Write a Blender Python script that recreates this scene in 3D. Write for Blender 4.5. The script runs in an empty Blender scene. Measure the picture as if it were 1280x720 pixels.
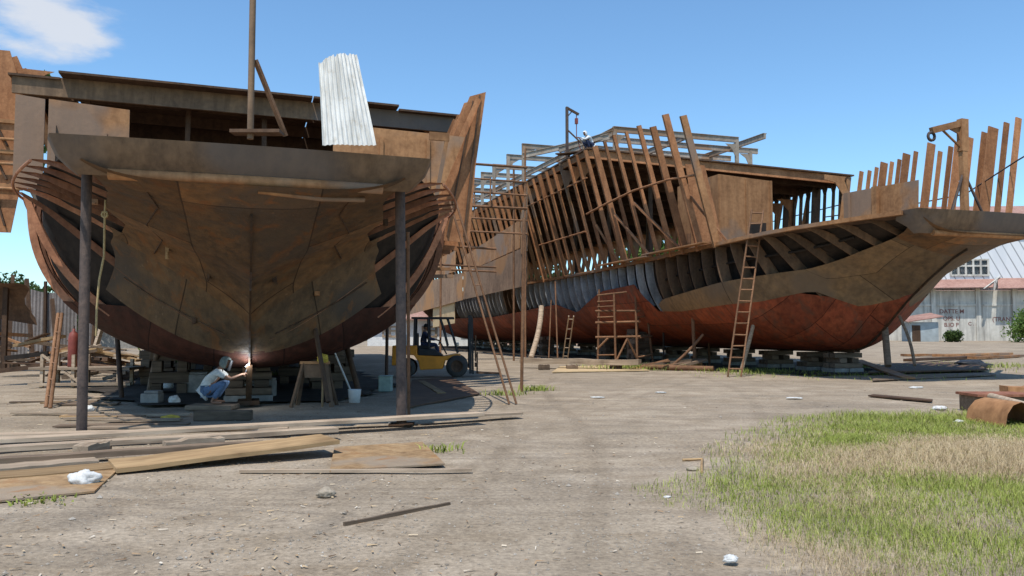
import bpy, bmesh, math, random
import numpy as np
from mathutils import Vector, Matrix, noise as mnoise
random.seed(7)
R = math.radians
SC = bpy.context.scene
COL = SC.collection

# ------------------------------------------------------------------ camera
EYE = 1.6
PITCH = R(3.15)
cam_d = bpy.data.cameras.new('camera')
cam_d.sensor_width = 36.0
cam_d.lens = 36.0 * 1000 / 1280
cam_d.clip_end = 2000
cam = bpy.data.objects.new('camera', cam_d)
COL.objects.link(cam)
cam.location = (0, 0, EYE)
cam.rotation_euler = (R(90) + PITCH, 0, 0)
SC.camera = cam

def ray(px, py):
    a = (px - 640) / 1000.0
    b = (360 - py) / 1000.0
    return Vector((a, math.cos(PITCH) - math.sin(PITCH) * b, math.sin(PITCH) + math.cos(PITCH) * b))

def P(px, py, D):
    """world point seen at a photo pixel at ground distance D"""
    r = ray(px, py)
    return Vector((0, 0, EYE)) + r * (D / r.y)

def G(px, py, z=0.0):
    r = ray(px, py)
    k = (z - EYE) / r.z
    return Vector((0, 0, EYE)) + r * k

# ------------------------------------------------------------------ tags
def tag(o, label=None, cat=None, group=None, kind=None):
    if label: o['label'] = label
    if cat: o['category'] = cat
    if group: o['group'] = group
    if kind: o['kind'] = kind
    return o

def empty(name, label, cat, loc=(0, 0, 0), rz=0.0, group=None):
    o = bpy.data.objects.new(name, None)
    COL.objects.link(o)
    o.empty_display_size = 0.2
    o.location = loc
    o.rotation_euler = (0, 0, rz)
    return tag(o, label, cat, group)

def copy_tree(o, parent=None):
    c = o.copy()
    COL.objects.link(c)
    if parent is not None:
        c.parent = parent
    for ch in list(o.children):
        copy_tree(ch, c)
    return c

# ------------------------------------------------------------------ mesh builder
class MB:
    def __init__(self):
        self.v = []; self.f = []; self.m = []; self.uv = []; self.has_uv = False; self.smooth = []
    def add(self, vs, fs, mi=0, uvs=None, smooth=False):
        n = len(self.v)
        self.v += [tuple(p) for p in vs]
        for k, f in enumerate(fs):
            self.f.append(tuple(i + n for i in f)); self.m.append(mi); self.smooth.append(smooth)
            if uvs is not None:
                self.has_uv = True
                self.uv.append([uvs[i] for i in f])
            else:
                self.uv.append([(0, 0)] * len(f))
        return self
    def box(self, c, s, rot=None, mi=0):
        hx, hy, hz = s[0] / 2, s[1] / 2, s[2] / 2
        c = Vector(c)
        pts = [Vector((x, y, z)) for z in (-hz, hz) for y in (-hy, hy) for x in (-hx, hx)]
        if rot is not None:
            pts = [rot @ p for p in pts]
        pts = [p + c for p in pts]
        self.add(pts, [(0, 2, 3, 1), (4, 5, 7, 6), (0, 1, 5, 4), (2, 6, 7, 3), (0, 4, 6, 2), (1, 3, 7, 5)], mi)
        return self
    def beam(self, p, q, w, h, up=(0, 0, 1), mi=0):
        p = Vector(p); q = Vector(q)
        d = (q - p)
        L = d.length
        d.normalize()
        up = Vector(up)
        if abs(d.dot(up)) > 0.98:
            up = Vector((0, 1, 0))
        s = d.cross(up).normalized()
        u = s.cross(d).normalized()
        rot = Matrix((s, d, u)).transposed()
        return self.box((p + q) / 2, (w, L, h), rot, mi)
    def tube(self, pts, r, n=10, mi=0, caps=True, r2=None):
        pts = [Vector(p) for p in pts]
        rings = []
        m = len(pts)
        up0 = None
        for i, p in enumerate(pts):
            if i == 0: d = pts[1] - p
            elif i == m - 1: d = p - pts[i - 1]
            else: d = pts[i + 1] - pts[i - 1]
            d.normalize()
            if up0 is None:
                up0 = Vector((0, 0, 1)) if abs(d.z) < 0.9 else Vector((1, 0, 0))
            s = d.cross(up0).normalized()
            u = s.cross(d).normalized()
            up0 = u
            rr = r if r2 is None else r + (r2 - r) * i / (m - 1)
            rings.append([p + s * math.cos(2 * math.pi * k / n) * rr + u * math.sin(2 * math.pi * k / n) * rr for k in range(n)])
        vs = [p for rg in rings for p in rg]
        fs = []
        for i in range(m - 1):
            for k in range(n):
                a = i * n + k; b = i * n + (k + 1) % n
                fs.append((a, a + n, b + n, b))
        self.add(vs, fs, mi, smooth=True)
        if caps:
            self.add(rings[0], [tuple(range(n))], mi)
            self.add(rings[-1], [tuple(reversed(range(n)))], mi)
        return self
    def prism(self, poly, axis, a, b, mi=0):
        """polygon in the two axes other than `axis`, extruded a..b"""
        def mk(p, t):
            l = list(p); l.insert(axis, t); return tuple(l)
        n = len(poly)
        vs = [mk(p, a) for p in poly] + [mk(p, b) for p in poly]
        fs = [tuple(range(n)), tuple(reversed(range(n, 2 * n)))]
        for i in range(n):
            j = (i + 1) % n
            fs.append((i, i + n, j + n, j))
        self.add(vs, fs, mi)
        return self
    def slab(self, poly, th, mi=0):
        """arbitrary planar polygon (3d points) thickened along its normal"""
        pts = [Vector(p) for p in poly]
        nrm = (pts[1] - pts[0]).cross(pts[2] - pts[0]).normalized() * th
        n = len(pts)
        vs = pts + [p + nrm for p in pts]
        fs = [tuple(reversed(range(n))), tuple(range(n, 2 * n))]
        for i in range(n):
            j = (i + 1) % n
            fs.append((i, j, j + n, i + n))
        self.add(vs, fs, mi)
        return self
    def grid(self, rows, mi=0, uvrows=None, smooth=True):
        nr = len(rows); nc = len(rows[0])
        vs = [p for r in rows for p in r]
        uvs = [p for r in uvrows for p in r] if uvrows else None
        fs = []
        for i in range(nr - 1):
            for j in range(nc - 1):
                a = i * nc + j
                fs.append((a, a + 1, a + nc + 1, a + nc))
        self.add(vs, fs, mi, uvs, smooth)
        return self
    def lathe(self, prof, c=(0, 0, 0), axis='Z', n=20, mi=0):
        """prof: list of (r, h)"""
        rows = []
        for r, h in prof:
            row = []
            for k in range(n + 1):
                a = 2 * math.pi * k / n
                x, y = r * math.cos(a), r * math.sin(a)
                if axis == 'Z': p = (x, y, h)
                elif axis == 'Y': p = (x, h, y)
                else: p = (h, x, y)
                row.append((p[0] + c[0], p[1] + c[1], p[2] + c[2]))
            rows.append(row)
        return self.grid(rows, mi)
    def build(self, name, mat, parent=None, bevel=0.0, loc=None, fixn=True):
        me = bpy.data.meshes.new(name)
        me.from_pydata(self.v, [], self.f)
        mats = mat if isinstance(mat, (list, tuple)) else [mat]
        for m in mats:
            me.materials.append(m)
        me.polygons.foreach_set('material_index', self.m)
        me.polygons.foreach_set('use_smooth', self.smooth)
        if self.has_uv:
            ul = me.uv_layers.new(name='UVMap')
            flat = [c for f in self.uv for p in f for c in p]
            ul.data.foreach_set('uv', flat)
        me.update()
        o = bpy.data.objects.new(name, me)
        COL.objects.link(o)
        if parent is not None:
            o.parent = parent
        if loc is not None:
            o.location = loc
        if bevel > 0:
            b = o.modifiers.new('bevel', 'BEVEL'); b.width = bevel; b.segments = 2; b.limit_method = 'ANGLE'
        return o

# ------------------------------------------------------------------ materials
def lin(c):
    return tuple(((x / 255) / 12.92 if x / 255 <= 0.04045 else ((x / 255 + 0.055) / 1.055) ** 2.4) for x in c)

class NT:
    def __init__(self, name):
        self.m = bpy.data.materials.new(name)
        self.m.use_nodes = True
        self.t = self.m.node_tree
        self.t.nodes.clear()
        self.out = self.n('ShaderNodeOutputMaterial')
        self.b = self.n('ShaderNodeBsdfPrincipled')
        self.l(self.b.outputs[0], self.out.inputs[0])
    def n(self, ty, **kw):
        nd = self.t.nodes.new(ty)
        for k, v in kw.items():
            setattr(nd, k, v)
        return nd
    def l(self, a, b):
        self.t.links.new(a, b)
    def noise(self, vec, scale, detail=4, rough=0.55, dist=0.0):
        nd = self.n('ShaderNodeTexNoise')
        nd.inputs['Scale'].default_value = scale
        nd.inputs['Detail'].default_value = detail
        nd.inputs['Roughness'].default_value = rough
        nd.inputs['Distortion'].default_value = dist
        if vec is not None: self.l(vec, nd.inputs['Vector'])
        return nd.outputs[0]
    def ramp(self, fac, stops):
        nd = self.n('ShaderNodeValToRGB')
        el = nd.color_ramp.elements
        while len(el) < len(stops): el.new(0.5)
        for e, (p, c) in zip(el, stops):
            e.position = p
            e.color = (c[0], c[1], c[2], 1) if not isinstance(c, (int, float)) else (c, c, c, 1)
        self.l(fac, nd.inputs[0])
        return nd.outputs[0]
    def mix(self, fac, a, b, mode='MIX'):
        nd = self.n('ShaderNodeMix', data_type='RGBA', blend_type=mode)
        for sock, v in ((nd.inputs[0], fac), (nd.inputs[6], a), (nd.inputs[7], b)):
            if isinstance(v, (int, float)): sock.default_value = v
            elif isinstance(v, (tuple, list)): sock.default_value = (v[0], v[1], v[2], 1)
            else: self.l(v, sock)
        return nd.outputs[2]
    def coord(self, kind='Object', scale=(1, 1, 1)):
        tc = self.n('ShaderNodeTexCoord')
        mp = self.n('ShaderNodeMapping')
        mp.inputs['Scale'].default_value = scale
        self.l(tc.outputs[kind], mp.inputs[0])
        return mp.outputs[0]
    def bump(self, h, strength=0.3, dist=0.02):
        nd = self.n('ShaderNodeBump')
        nd.inputs['Strength'].default_value = strength
        nd.inputs['Distance'].default_value = dist
        self.l(h, nd.inputs['Height'])
        self.l(nd.outputs[0], self.b.inputs['Normal'])
    def objrand(self):
        return self.n('ShaderNodeObjectInfo').outputs['Random']
    def fin(self, col, rough=0.8, metal=0.0, spec=0.3):
        if isinstance(col, (tuple, list)): self.b.inputs['Base Color'].default_value = (*col[:3], 1)
        else: self.l(col, self.b.inputs['Base Color'])
        if isinstance(rough, (int, float)): self.b.inputs['Roughness'].default_value = rough
        else: self.l(rough, self.b.inputs['Roughness'])
        self.b.inputs['Metallic'].default_value = metal
        self.b.inputs['Specular IOR Level'].default_value = spec
        return self.m

def rust(name, dark, mid, light, scale=1.0, var=0.35, seams=None, streak=0.5, stain=None, bleed=None):
    t = NT(name)
    v = t.coord('Object')
    vs = t.coord('Object', (3.0, 3.0, 0.35))
    n1 = t.noise(v, 0.9 * scale, 6, 0.62, 0.4)
    n2 = t.noise(v, 7.0 * scale, 5, 0.65)
    c1 = t.ramp(n1, [(0.30, dark), (0.48, mid), (0.68, light)])
    c2 = t.ramp(n2, [(0.35, tuple(x * 0.55 for x in mid)), (0.6, light)])
    c = t.mix(0.35, c1, c2)
    st = t.noise(vs, 1.6, 4, 0.6)
    stf = t.ramp(st, [(0.42, 0.0), (0.66, 1.0)])
    c = t.mix(t.mix(1.0, stf, (streak,) * 3, 'MULTIPLY'), c, tuple(x * 0.6 for x in dark))
    if stain:
        sn = t.ramp(t.noise(v, 0.45 * scale, 3, 0.5), [(0.52, 0.0), (0.6, 1.0)])
        c = t.mix(t.mix(1.0, sn, (0.75,) * 3, 'MULTIPLY'), c, stain)
    if bleed:
        bn = t.ramp(t.noise(t.coord('Object', (1.7, 1.7, .45)), 1.25, 5, .65, .6), [(.53, 0.0), (.66, .8)])
        c = t.mix(bn, c, bleed)
        sc_ = t.ramp(t.noise(t.coord('Object', (5, 5, .5)), 2.2, 3, .6), [(.66, 0.0), (.74, .28)])
        c = t.mix(sc_, c, tuple(min(1, x * 1.5 + .05) for x in light))
    if seams:
        uv = t.coord('UV')
        bk = t.n('ShaderNodeTexBrick')
        bk.inputs['Scale'].default_value = 1.0
        bk.inputs['Brick Width'].default_value = seams[0]
        bk.inputs['Row Height'].default_value = seams[1]
        bk.inputs['Mortar Size'].default_value = 0.018
        bk.inputs['Mortar Smooth'].default_value = 0.3
        bk.inputs['Color1'].default_value = (1.25, 1.2, 1.15, 1)
        bk.inputs['Color2'].default_value = (0.6, 0.62, 0.66, 1)
        bk.inputs['Mortar'].default_value = (0.22, 0.2, 0.2, 1)
        t.l(uv, bk.inputs['Vector'])
        c = t.mix(0.8, c, bk.outputs['Color'], 'MULTIPLY')
    # every separate piece is a little lighter or darker than its neighbour
    rv = t.n('ShaderNodeMapRange')
    rv.inputs['To Min'].default_value = 1 - var
    rv.inputs['To Max'].default_value = 1 + var
    t.l(t.objrand(), rv.inputs['Value'])
    hv = t.n('ShaderNodeHueSaturation')
    t.l(rv.outputs[0], hv.inputs['Value'])
    t.l(c, hv.inputs['Color'])
    hh = t.n('ShaderNodeMath', operation='ADD')
    if seams:
        # plates sag a little between the frames
        wv = t.n('ShaderNodeTexWave'); wv.inputs['Scale'].default_value = .28; wv.inputs['Distortion'].default_value = 1.6; wv.inputs['Detail'].default_value = 2
        t.l(t.coord('UV'), wv.inputs['Vector'])
        mm = t.n('ShaderNodeMath', operation='MULTIPLY_ADD'); mm.inputs[1].default_value = 1.6
        t.l(wv.outputs[1], mm.inputs[0]); t.l(n2, mm.inputs[2])
        t.bump(mm.outputs[0], 0.5, 0.03)
    else:
        t.bump(n2, 0.35, 0.02)
    return t.fin(hv.outputs[0], 0.82 if not seams else t.ramp(n2, [(.3, .55), (.7, .85)]), 0.0, 0.25)

def plain(name, col, rough=0.6, metal=0.0, var=0.25, scale=6.0, spec=0.4, bump=0.15):
    t = NT(name)
    v = t.coord('Object')
    n1 = t.noise(v, scale, 5, 0.6)
    c = t.ramp(n1, [(0.3, tuple(x * (1 - var) for x in col)), (0.7, tuple(min(1, x * (1 + var)) for x in col))])
    dirt = t.ramp(t.noise(v, scale * 0.35, 4, 0.6), [(0.5, 0.0), (0.75, 0.45)])
    c = t.mix(dirt, c, tuple(x * 0.5 + 0.02 for x in col))
    t.bump(n1, bump, 0.01)
    return t.fin(c, rough, metal, spec)

def wood(name, dark, light, var=0.3):
    t = NT(name)
    v = t.coord('Object', (0.5, 9, 9))
    n1 = t.noise(v, 1.6, 6, 0.6, 0.6)
    c = t.ramp(n1, [(0.3, dark), (0.7, light)])
    v2 = t.coord('Object')
    c = t.mix(t.ramp(t.noise(v2, 1.2, 4), [(0.5, 0.0), (0.72, 0.55)]), c, tuple(x * 0.45 for x in dark))
    rv = t.n('ShaderNodeMapRange'); rv.inputs['To Min'].default_value = 1 - var; rv.inputs['To Max'].default_value = 1 + var
    t.l(t.objrand(), rv.inputs['Value'])
    hv = t.n('ShaderNodeHueSaturation'); t.l(rv.outputs[0], hv.inputs['Value']); t.l(c, hv.inputs['Color'])
    t.bump(n1, 0.3, 0.01)
    return t.fin(hv.outputs[0], 0.85, 0, 0.2)

M = {}
M['rust_lit'] = rust('rusted_frame_steel', (.205, .083, .035), (.345, .15, .064), (.46, .215, .098), 1.6, 0.3, streak=0.3)
M['rust_plate'] = rust('rusted_plate_steel', (.20, .09, .038), (.36, .175, .075), (.46, .24, .11), 1.0, 0.22, streak=0.35, stain=(.22, .16, .12))
M['rust_side'] = rust('weathered_side_plate', (.17, .10, .06), (.29, .175, .105), (.37, .235, .145), 0.7, 0.15, streak=0.4, stain=(.40, .19, .07))
M['rust_dark'] = rust('dark_rusted_steel', (.055, .034, .022), (.095, .055, .034), (.15, .085, .048), 1.0, 0.3, streak=0.4)
M['bow_plate'] = rust('brown_bow_plating', (.085, .055, .034), (.185, .108, .056), (.28, .145, .06), 0.85, 0.1, seams=(3.4, 1.9), streak=0.45, stain=(.13, .10, .075), bleed=(.27, .125, .05))
M['strake'] = rust('olive_brown_strake_plating', (.10, .072, .046), (.20, .135, .08), (.27, .17, .085), 0.8, 0.1, seams=(4.2, 2.4), streak=0.4, stain=(.14, .105, .075))
M['band'] = rust('bulwark_band_steel', (.11, .072, .046), (.20, .13, .082), (.29, .18, .10), 0.7, 0.1, streak=0.5, stain=(.15, .125, .11))
M['red'] = rust('red_primer_plating', (.16, .040, .020), (.32, .073, .033), (.41, .108, .045), 0.8, 0.12, seams=(2.6, 1.5), streak=0.6, bleed=(.17, .075, .045))
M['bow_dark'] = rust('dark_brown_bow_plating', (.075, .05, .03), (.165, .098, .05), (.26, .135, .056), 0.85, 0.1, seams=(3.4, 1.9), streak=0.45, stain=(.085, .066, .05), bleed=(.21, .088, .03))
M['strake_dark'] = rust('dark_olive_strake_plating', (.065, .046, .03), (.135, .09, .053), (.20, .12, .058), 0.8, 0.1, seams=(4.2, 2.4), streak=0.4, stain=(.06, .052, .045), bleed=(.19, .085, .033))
M['rib_rust'] = rust('reddish_rusted_rib', (.14, .062, .036), (.30, .13, .07), (.42, .20, .11), 1.4, 0.45, streak=0.4)
M['red_shaded'] = rust('shaded_red_primer_plating', (.038, .019, .013), (.078, .028, .018), (.11, .04, .024), 0.8, 0.12, seams=(2.6, 1.5), streak=0.55)  # red primer darkened in colour for the shade under the left ferry
M['rib_grey'] = rust('grey_primed_rib', (.19, .19, .195), (.36, .365, .375), (.48, .48, .48), 1.4, 0.3, streak=0.4)
M['rib_brown'] = rust('brown_rib_steel', (.075, .047, .031), (.145, .087, .053), (.21, .125, .07), 1.4, 0.35, streak=0.4)
M['beam_grey'] = rust('grey_deck_beam_steel', (.24, .19, .14), (.38, .31, .24), (.48, .40, .32), 1.3, 0.2, streak=0.3, stain=(.30, .17, .09))
M['steel_and_shade'] = rust('dark_steel_and_hold_shade', (.016, .013, .011), (.028, .021, .017), (.045, .032, .024), 1.0, 0.1)  # near-black; the unlit hold's shade is put into this colour
M['rust_pole'] = rust('rusty_pole', (.11, .056, .03), (.215, .108, .055), (.31, .165, .09), 3.0, 0.25, streak=0.2)
M['pole_dark'] = rust('dark_pipe_steel', (.045, .035, .032), (.085, .065, .058), (.16, .11, .085), 2.2, 0.15, streak=0.5)
M['wood_grey'] = wood('weathered_grey_timber', (.24, .17, .115), (.50, .39, .28))
M['wood_tan'] = wood('tan_plank_wood', (.27, .165, .08), (.48, .32, .165))
M['wood_dark'] = wood('old_dark_timber', (.10, .07, .048), (.24, .17, .115))
M['ply'] = wood('pale_plywood', (.46, .32, .17), (.62, .46, .27), 0.1)
M['white'] = plain('chalky_white', (.72, .72, .70), 0.6, var=0.1)
M['black'] = plain('worn_black_paint', (.022, .022, .024), 0.5, var=0.3)
M['rubber'] = plain('dusty_rubber', (.055, .05, .045), 0.85, var=0.35)
M['yellow'] = plain('forklift_orange_paint', (.74, .27, .02), 0.45, var=0.14, scale=3)
M['concrete'] = plain('concrete_block', (.27, .25, .22), 0.9, var=0.3, scale=5, bump=0.4)
M['cloth_white'] = plain('offwhite_cotton', (.60, .57, .51), 0.9, var=0.15, scale=14)
M['denim'] = plain('blue_denim', (.10, .15, .24), 0.9, var=0.25, scale=20)
M['navy'] = plain('navy_cloth', (.025, .035, .075), 0.9, var=0.25, scale=20)
M['skin'] = plain('brown_skin', (.26, .13, .075), 0.6, var=0.08, scale=10, bump=0.03)
M['hair'] = plain('dark_hair', (.015, .012, .010), 0.7, var=0.2)
M['cap_grey'] = plain('grey_green_cloth', (.15, .17, .15), 0.9, var=0.3, scale=18)
M['rope'] = plain('tan_rope', (.42, .31, .15), 0.9, var=0.2, scale=30)
M['yellow_cloth'] = plain('mustard_cloth', (.52, .36, .05), 0.9, var=0.2, scale=10)
M['paper'] = plain('white_litter', (.60, .585, .55), 0.8, var=0.22, scale=22, bump=.6)
M['stone'] = plain('field_stone', (.33, .27, .20), 0.9, var=0.3, scale=8, bump=0.4)
M['red_can'] = plain('dull_red_paint', (.22, .05, .035), 0.6, var=0.25)
M['blue'] = plain('faded_blue_paint', (.10, .22, .42), 0.6, var=0.2)
M['lamp'] = plain('clear_plastic', (.7, .6, .45), 0.3)

# ------------------------------------------------------------------ light & sky
SUN_EL = R(65)
SX, SY = -0.35, -0.937            # horizontal direction towards the sun
w = bpy.data.worlds.new('World')
SC.world = w
w.use_nodes = True
nt = w.node_tree
nt.nodes.clear()
wo = nt.nodes.new('ShaderNodeOutputWorld')
bg = nt.nodes.new('ShaderNodeBackground')
sky = nt.nodes.new('ShaderNodeTexSky')
sky.sky_type = 'NISHITA'
sky.sun_disc = False
sky.sun_elevation = SUN_EL
sky.sun_rotation = math.atan2(SX, SY)
sky.altitude = 0
sky.air_density = 1.0
sky.dust_density = 0.25
sky.ozone_density = 1.6
bg.inputs[1].default_value = 0.125
# fair weather clouds: a noise pattern over the sky directions, kept to one bank
tc = nt.nodes.new('ShaderNodeTexCoord')
mp = nt.nodes.new('ShaderNodeMapping'); mp.inputs['Scale'].default_value = (1, 1, 2.6)
nz = nt.nodes.new('ShaderNodeTexNoise'); nz.inputs['Scale'].default_value = 7.5; nz.inputs['Detail'].default_value = 7; nz.inputs['Roughness'].default_value = 0.55
nt.links.new(tc.outputs['Generated'], mp.inputs[0]); nt.links.new(mp.outputs[0], nz.inputs['Vector'])
dot = nt.nodes.new('ShaderNodeVectorMath'); dot.operation = 'DOT_PRODUCT'
bank = ray(45, -70).normalized()
dot.inputs[1].default_value = bank
nt.links.new(tc.outputs['Generated'], dot.inputs[0])
mr = nt.nodes.new('ShaderNodeMapRange'); mr.inputs['From Min'].default_value = 0.982; mr.inputs['From Max'].default_value = 0.9985
mr.inputs['To Min'].default_value = -0.30; mr.inputs['To Max'].default_value = 0.16
nt.links.new(dot.outputs['Value'], mr.inputs['Value'])
ad = nt.nodes.new('ShaderNodeMath'); ad.operation = 'ADD'
nt.links.new(nz.outputs[0], ad.inputs[0]); nt.links.new(mr.outputs[0], ad.inputs[1])
cr = nt.nodes.new('ShaderNodeMapRange'); cr.inputs['From Min'].default_value = 0.50; cr.inputs['From Max'].default_value = 0.72; cr.inputs['To Max'].default_value = 0.85
cr.interpolation_type = 'SMOOTHSTEP'
nt.links.new(ad.outputs[0], cr.inputs['Value'])
tint = nt.nodes.new('ShaderNodeMix'); tint.data_type = 'RGBA'; tint.blend_type = 'MULTIPLY'; tint.inputs[0].default_value = 1
tint.inputs[7].default_value = (1.12, 1.45, 1.6, 1)
nt.links.new(sky.outputs[0], tint.inputs[6])
mx = nt.nodes.new('ShaderNodeMix'); mx.data_type = 'RGBA'
mx.inputs[7].default_value = (6.2, 6.4, 6.8, 1)
nt.links.new(cr.outputs[0], mx.inputs[0])
nt.links.new(tint.outputs[2], mx.inputs[6])
nt.links.new(mx.outputs[2], bg.inputs[0])
nt.links.new(bg.outputs[0], wo.inputs[0])

sun_d = bpy.data.lights.new('sun', 'SUN')
sun_d.energy = 4.4
sun_d.angle = R(0.53)
sun_d.color = (1.0, 0.955, 0.88)
sun = bpy.data.objects.new('sun', sun_d)
COL.objects.link(sun)
to_sun = Vector((SX * math.cos(SUN_EL), SY * math.cos(SUN_EL), math.sin(SUN_EL)))
sun.rotation_euler = (-to_sun).to_track_quat('-Z', 'Y').to_euler()
sun.location = (-10, -20, 40)
SC.view_settings.view_transform = 'Standard'
SC.view_settings.look = 'None'
SC.view_settings.exposure = 0
SC.cycles.max_bounces = 6

# ------------------------------------------------------------------ ground
def sstep(a, b, x):
    t = max(0.0, min(1.0, (x - a) / (b - a)))
    return t * t * (3 - 2 * t)

def gz(x, y):
    z = 0.55 * sstep(48, 92, y) * sstep(14, 30, x)
    if y < 45:
        z += 0.035 * (mnoise.noise(Vector((x * 0.35, y * 0.35, 0.3)))) * sstep(2, 6, y) - 0.012
        z += 0.012 * mnoise.noise(Vector((x * 1.7, y * 1.7, 2.3)))
    return z

xs = sorted(set([-420, -250, -150, -100, -70, -50] + [i * 0.25 for i in range(-160, 181)] + [50, 60, 75, 100, 150, 250, 420]))
ys = sorted(set([-60, -30, -10] + [i * 0.25 for i in range(0, 160)] + [40 + i * 1.5 for i in range(0, 50)] + [125, 150, 200, 300, 450, 700, 1200]))
g = MB()
g.grid([[(x, y, gz(x, y)) for x in xs] for y in ys])
t = NT('sandy_yard_dirt')
v = t.coord('Object')
n_big = t.noise(v, 0.22, 4, 0.55, 0.3)
n_mid = t.noise(v, 1.3, 6, 0.65, 0.2)
n_fine = t.noise(v, 22, 5, 0.7)
n_str = t.noise(t.coord('Object', (0.35, 2.2, 1)), 1.1, 5, 0.6, 0.5)
c = t.ramp(n_mid, [(0.28, (.27, .205, .14)), (0.5, (.395, .315, .23)), (0.72, (.495, .405, .305))])
c = t.mix(t.ramp(n_big, [(0.38, 0.0), (0.62, 0.6)]), c, (.285, .228, .165))
c = t.mix(t.ramp(n_str, [(0.55, 0.0), (0.72, 0.5)]), c, (.26, .195, .13))
n_rut = t.noise(t.coord('Object', (.16, 1.0, 1)), .9, 4, .55, .9)
c = t.mix(t.ramp(n_rut, [(.50, 0.0), (.58, .42), (.63, .1)]), c, (.20, .16, .12))
def track(a0, a1, amp, ph, half, wdt, dark):
    sp = t.n('ShaderNodeSeparateXYZ'); t.l(v, sp.inputs[0])
    sn = t.n('ShaderNodeMath', operation='SINE'); ml = t.n('ShaderNodeMath', operation='MULTIPLY_ADD'); ml.inputs[1].default_value = .16; ml.inputs[2].default_value = ph
    t.l(sp.outputs[1], ml.inputs[0]); t.l(ml.outputs[0], sn.inputs[0])
    c1 = t.n('ShaderNodeMath', operation='MULTIPLY_ADD'); c1.inputs[1].default_value = a1; c1.inputs[2].default_value = a0; t.l(sp.outputs[1], c1.inputs[0])
    c2 = t.n('ShaderNodeMath', operation='MULTIPLY_ADD'); c2.inputs[1].default_value = amp; t.l(sn.outputs[0], c2.inputs[0]); t.l(c1.outputs[0], c2.inputs[2])
    d1 = t.n('ShaderNodeMath', operation='SUBTRACT'); t.l(sp.outputs[0], d1.inputs[0]); t.l(c2.outputs[0], d1.inputs[1])
    wob = t.n('ShaderNodeMath', operation='MULTIPLY_ADD'); wob.inputs[1].default_value = .25; t.l(t.noise(v, 1.1, 3), wob.inputs[0]); t.l(d1.outputs[0], wob.inputs[2])
    ab = t.n('ShaderNodeMath', operation='ABSOLUTE'); t.l(wob.outputs[0], ab.inputs[0])
    sb_ = t.n('ShaderNodeMath', operation='SUBTRACT'); sb_.inputs[1].default_value = half; t.l(ab.outputs[0], sb_.inputs[0])
    ab2 = t.n('ShaderNodeMath', operation='ABSOLUTE'); t.l(sb_.outputs[0], ab2.inputs[0])
    fc = t.ramp(ab2.outputs[0], [(wdt * .5, dark), (wdt, 0.0)])
    return t.mix(1.0, fc, t.ramp(t.noise(v, .7, 4, .6), [(.36, .1), (.6, 1.0)]), 'MULTIPLY')
for args in ((-2.2, .16, 1.3, .4, .62, .16, .42), (1.2, .22, -1.1, 1.7, .68, .18, .3), (-3.4, .32, .8, 2.6, .6, .14, .3)):
    c = t.mix(track(*args), c, (.20, .155, .11))
n_dmp = t.noise(v, .45, 5, .7, .8)
c = t.mix(t.ramp(n_dmp, [(.55, 0.0), (.68, .45)]), c, (.18, .15, .12))
c = t.mix(0.75, c, t.ramp(n_fine, [(0.3, (.52, .51, .50)), (0.66, (1.25, 1.24, 1.22))]), 'MULTIPLY')
vo = t.n('ShaderNodeTexVoronoi'); vo.inputs['Scale'].default_value = 26.0; vo.inputs['Randomness'].default_value = 1.0
t.l(v, vo.inputs['Vector'])
peb = t.ramp(vo.outputs['Distance'], [(0.12, 1.0), (0.26, 0.0)])
pebm = t.mix(1.0, peb, t.ramp(t.noise(v, 0.9, 3), [(0.48, 0.0), (0.6, 0.8)]), 'MULTIPLY')
c = t.mix(pebm, c, t.ramp(t.noise(v, 30, 2), [(0.35, (.22, .2, .17)), (0.65, (.52, .48, .42))]))
hs = t.n('ShaderNodeMath', operation='MULTIPLY_ADD')
hs.inputs[1].default_value = 0.6
t.l(pebm, hs.inputs[0]); t.l(n_fine, hs.inputs[2])
t.bump(hs.outputs[0], 0.7, 0.03)
M['ground'] = t.fin(c, 0.95, 0, 0.1)
tag(g.build('ground', M['ground']), kind='structure')

# ------------------------------------------------------------------ ferries
THETA = math.atan2(0.31, 0.951)

def lerp_pts(pts, x):
    if x <= pts[0][0]: return pts[0][1]
    for (x0, y0), (x1, y1) in zip(pts, pts[1:]):
        if x <= x1:
            return y0 + (y1 - y0) * (x - x0) / (x1 - x0)
    return pts[-1][1]

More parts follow.
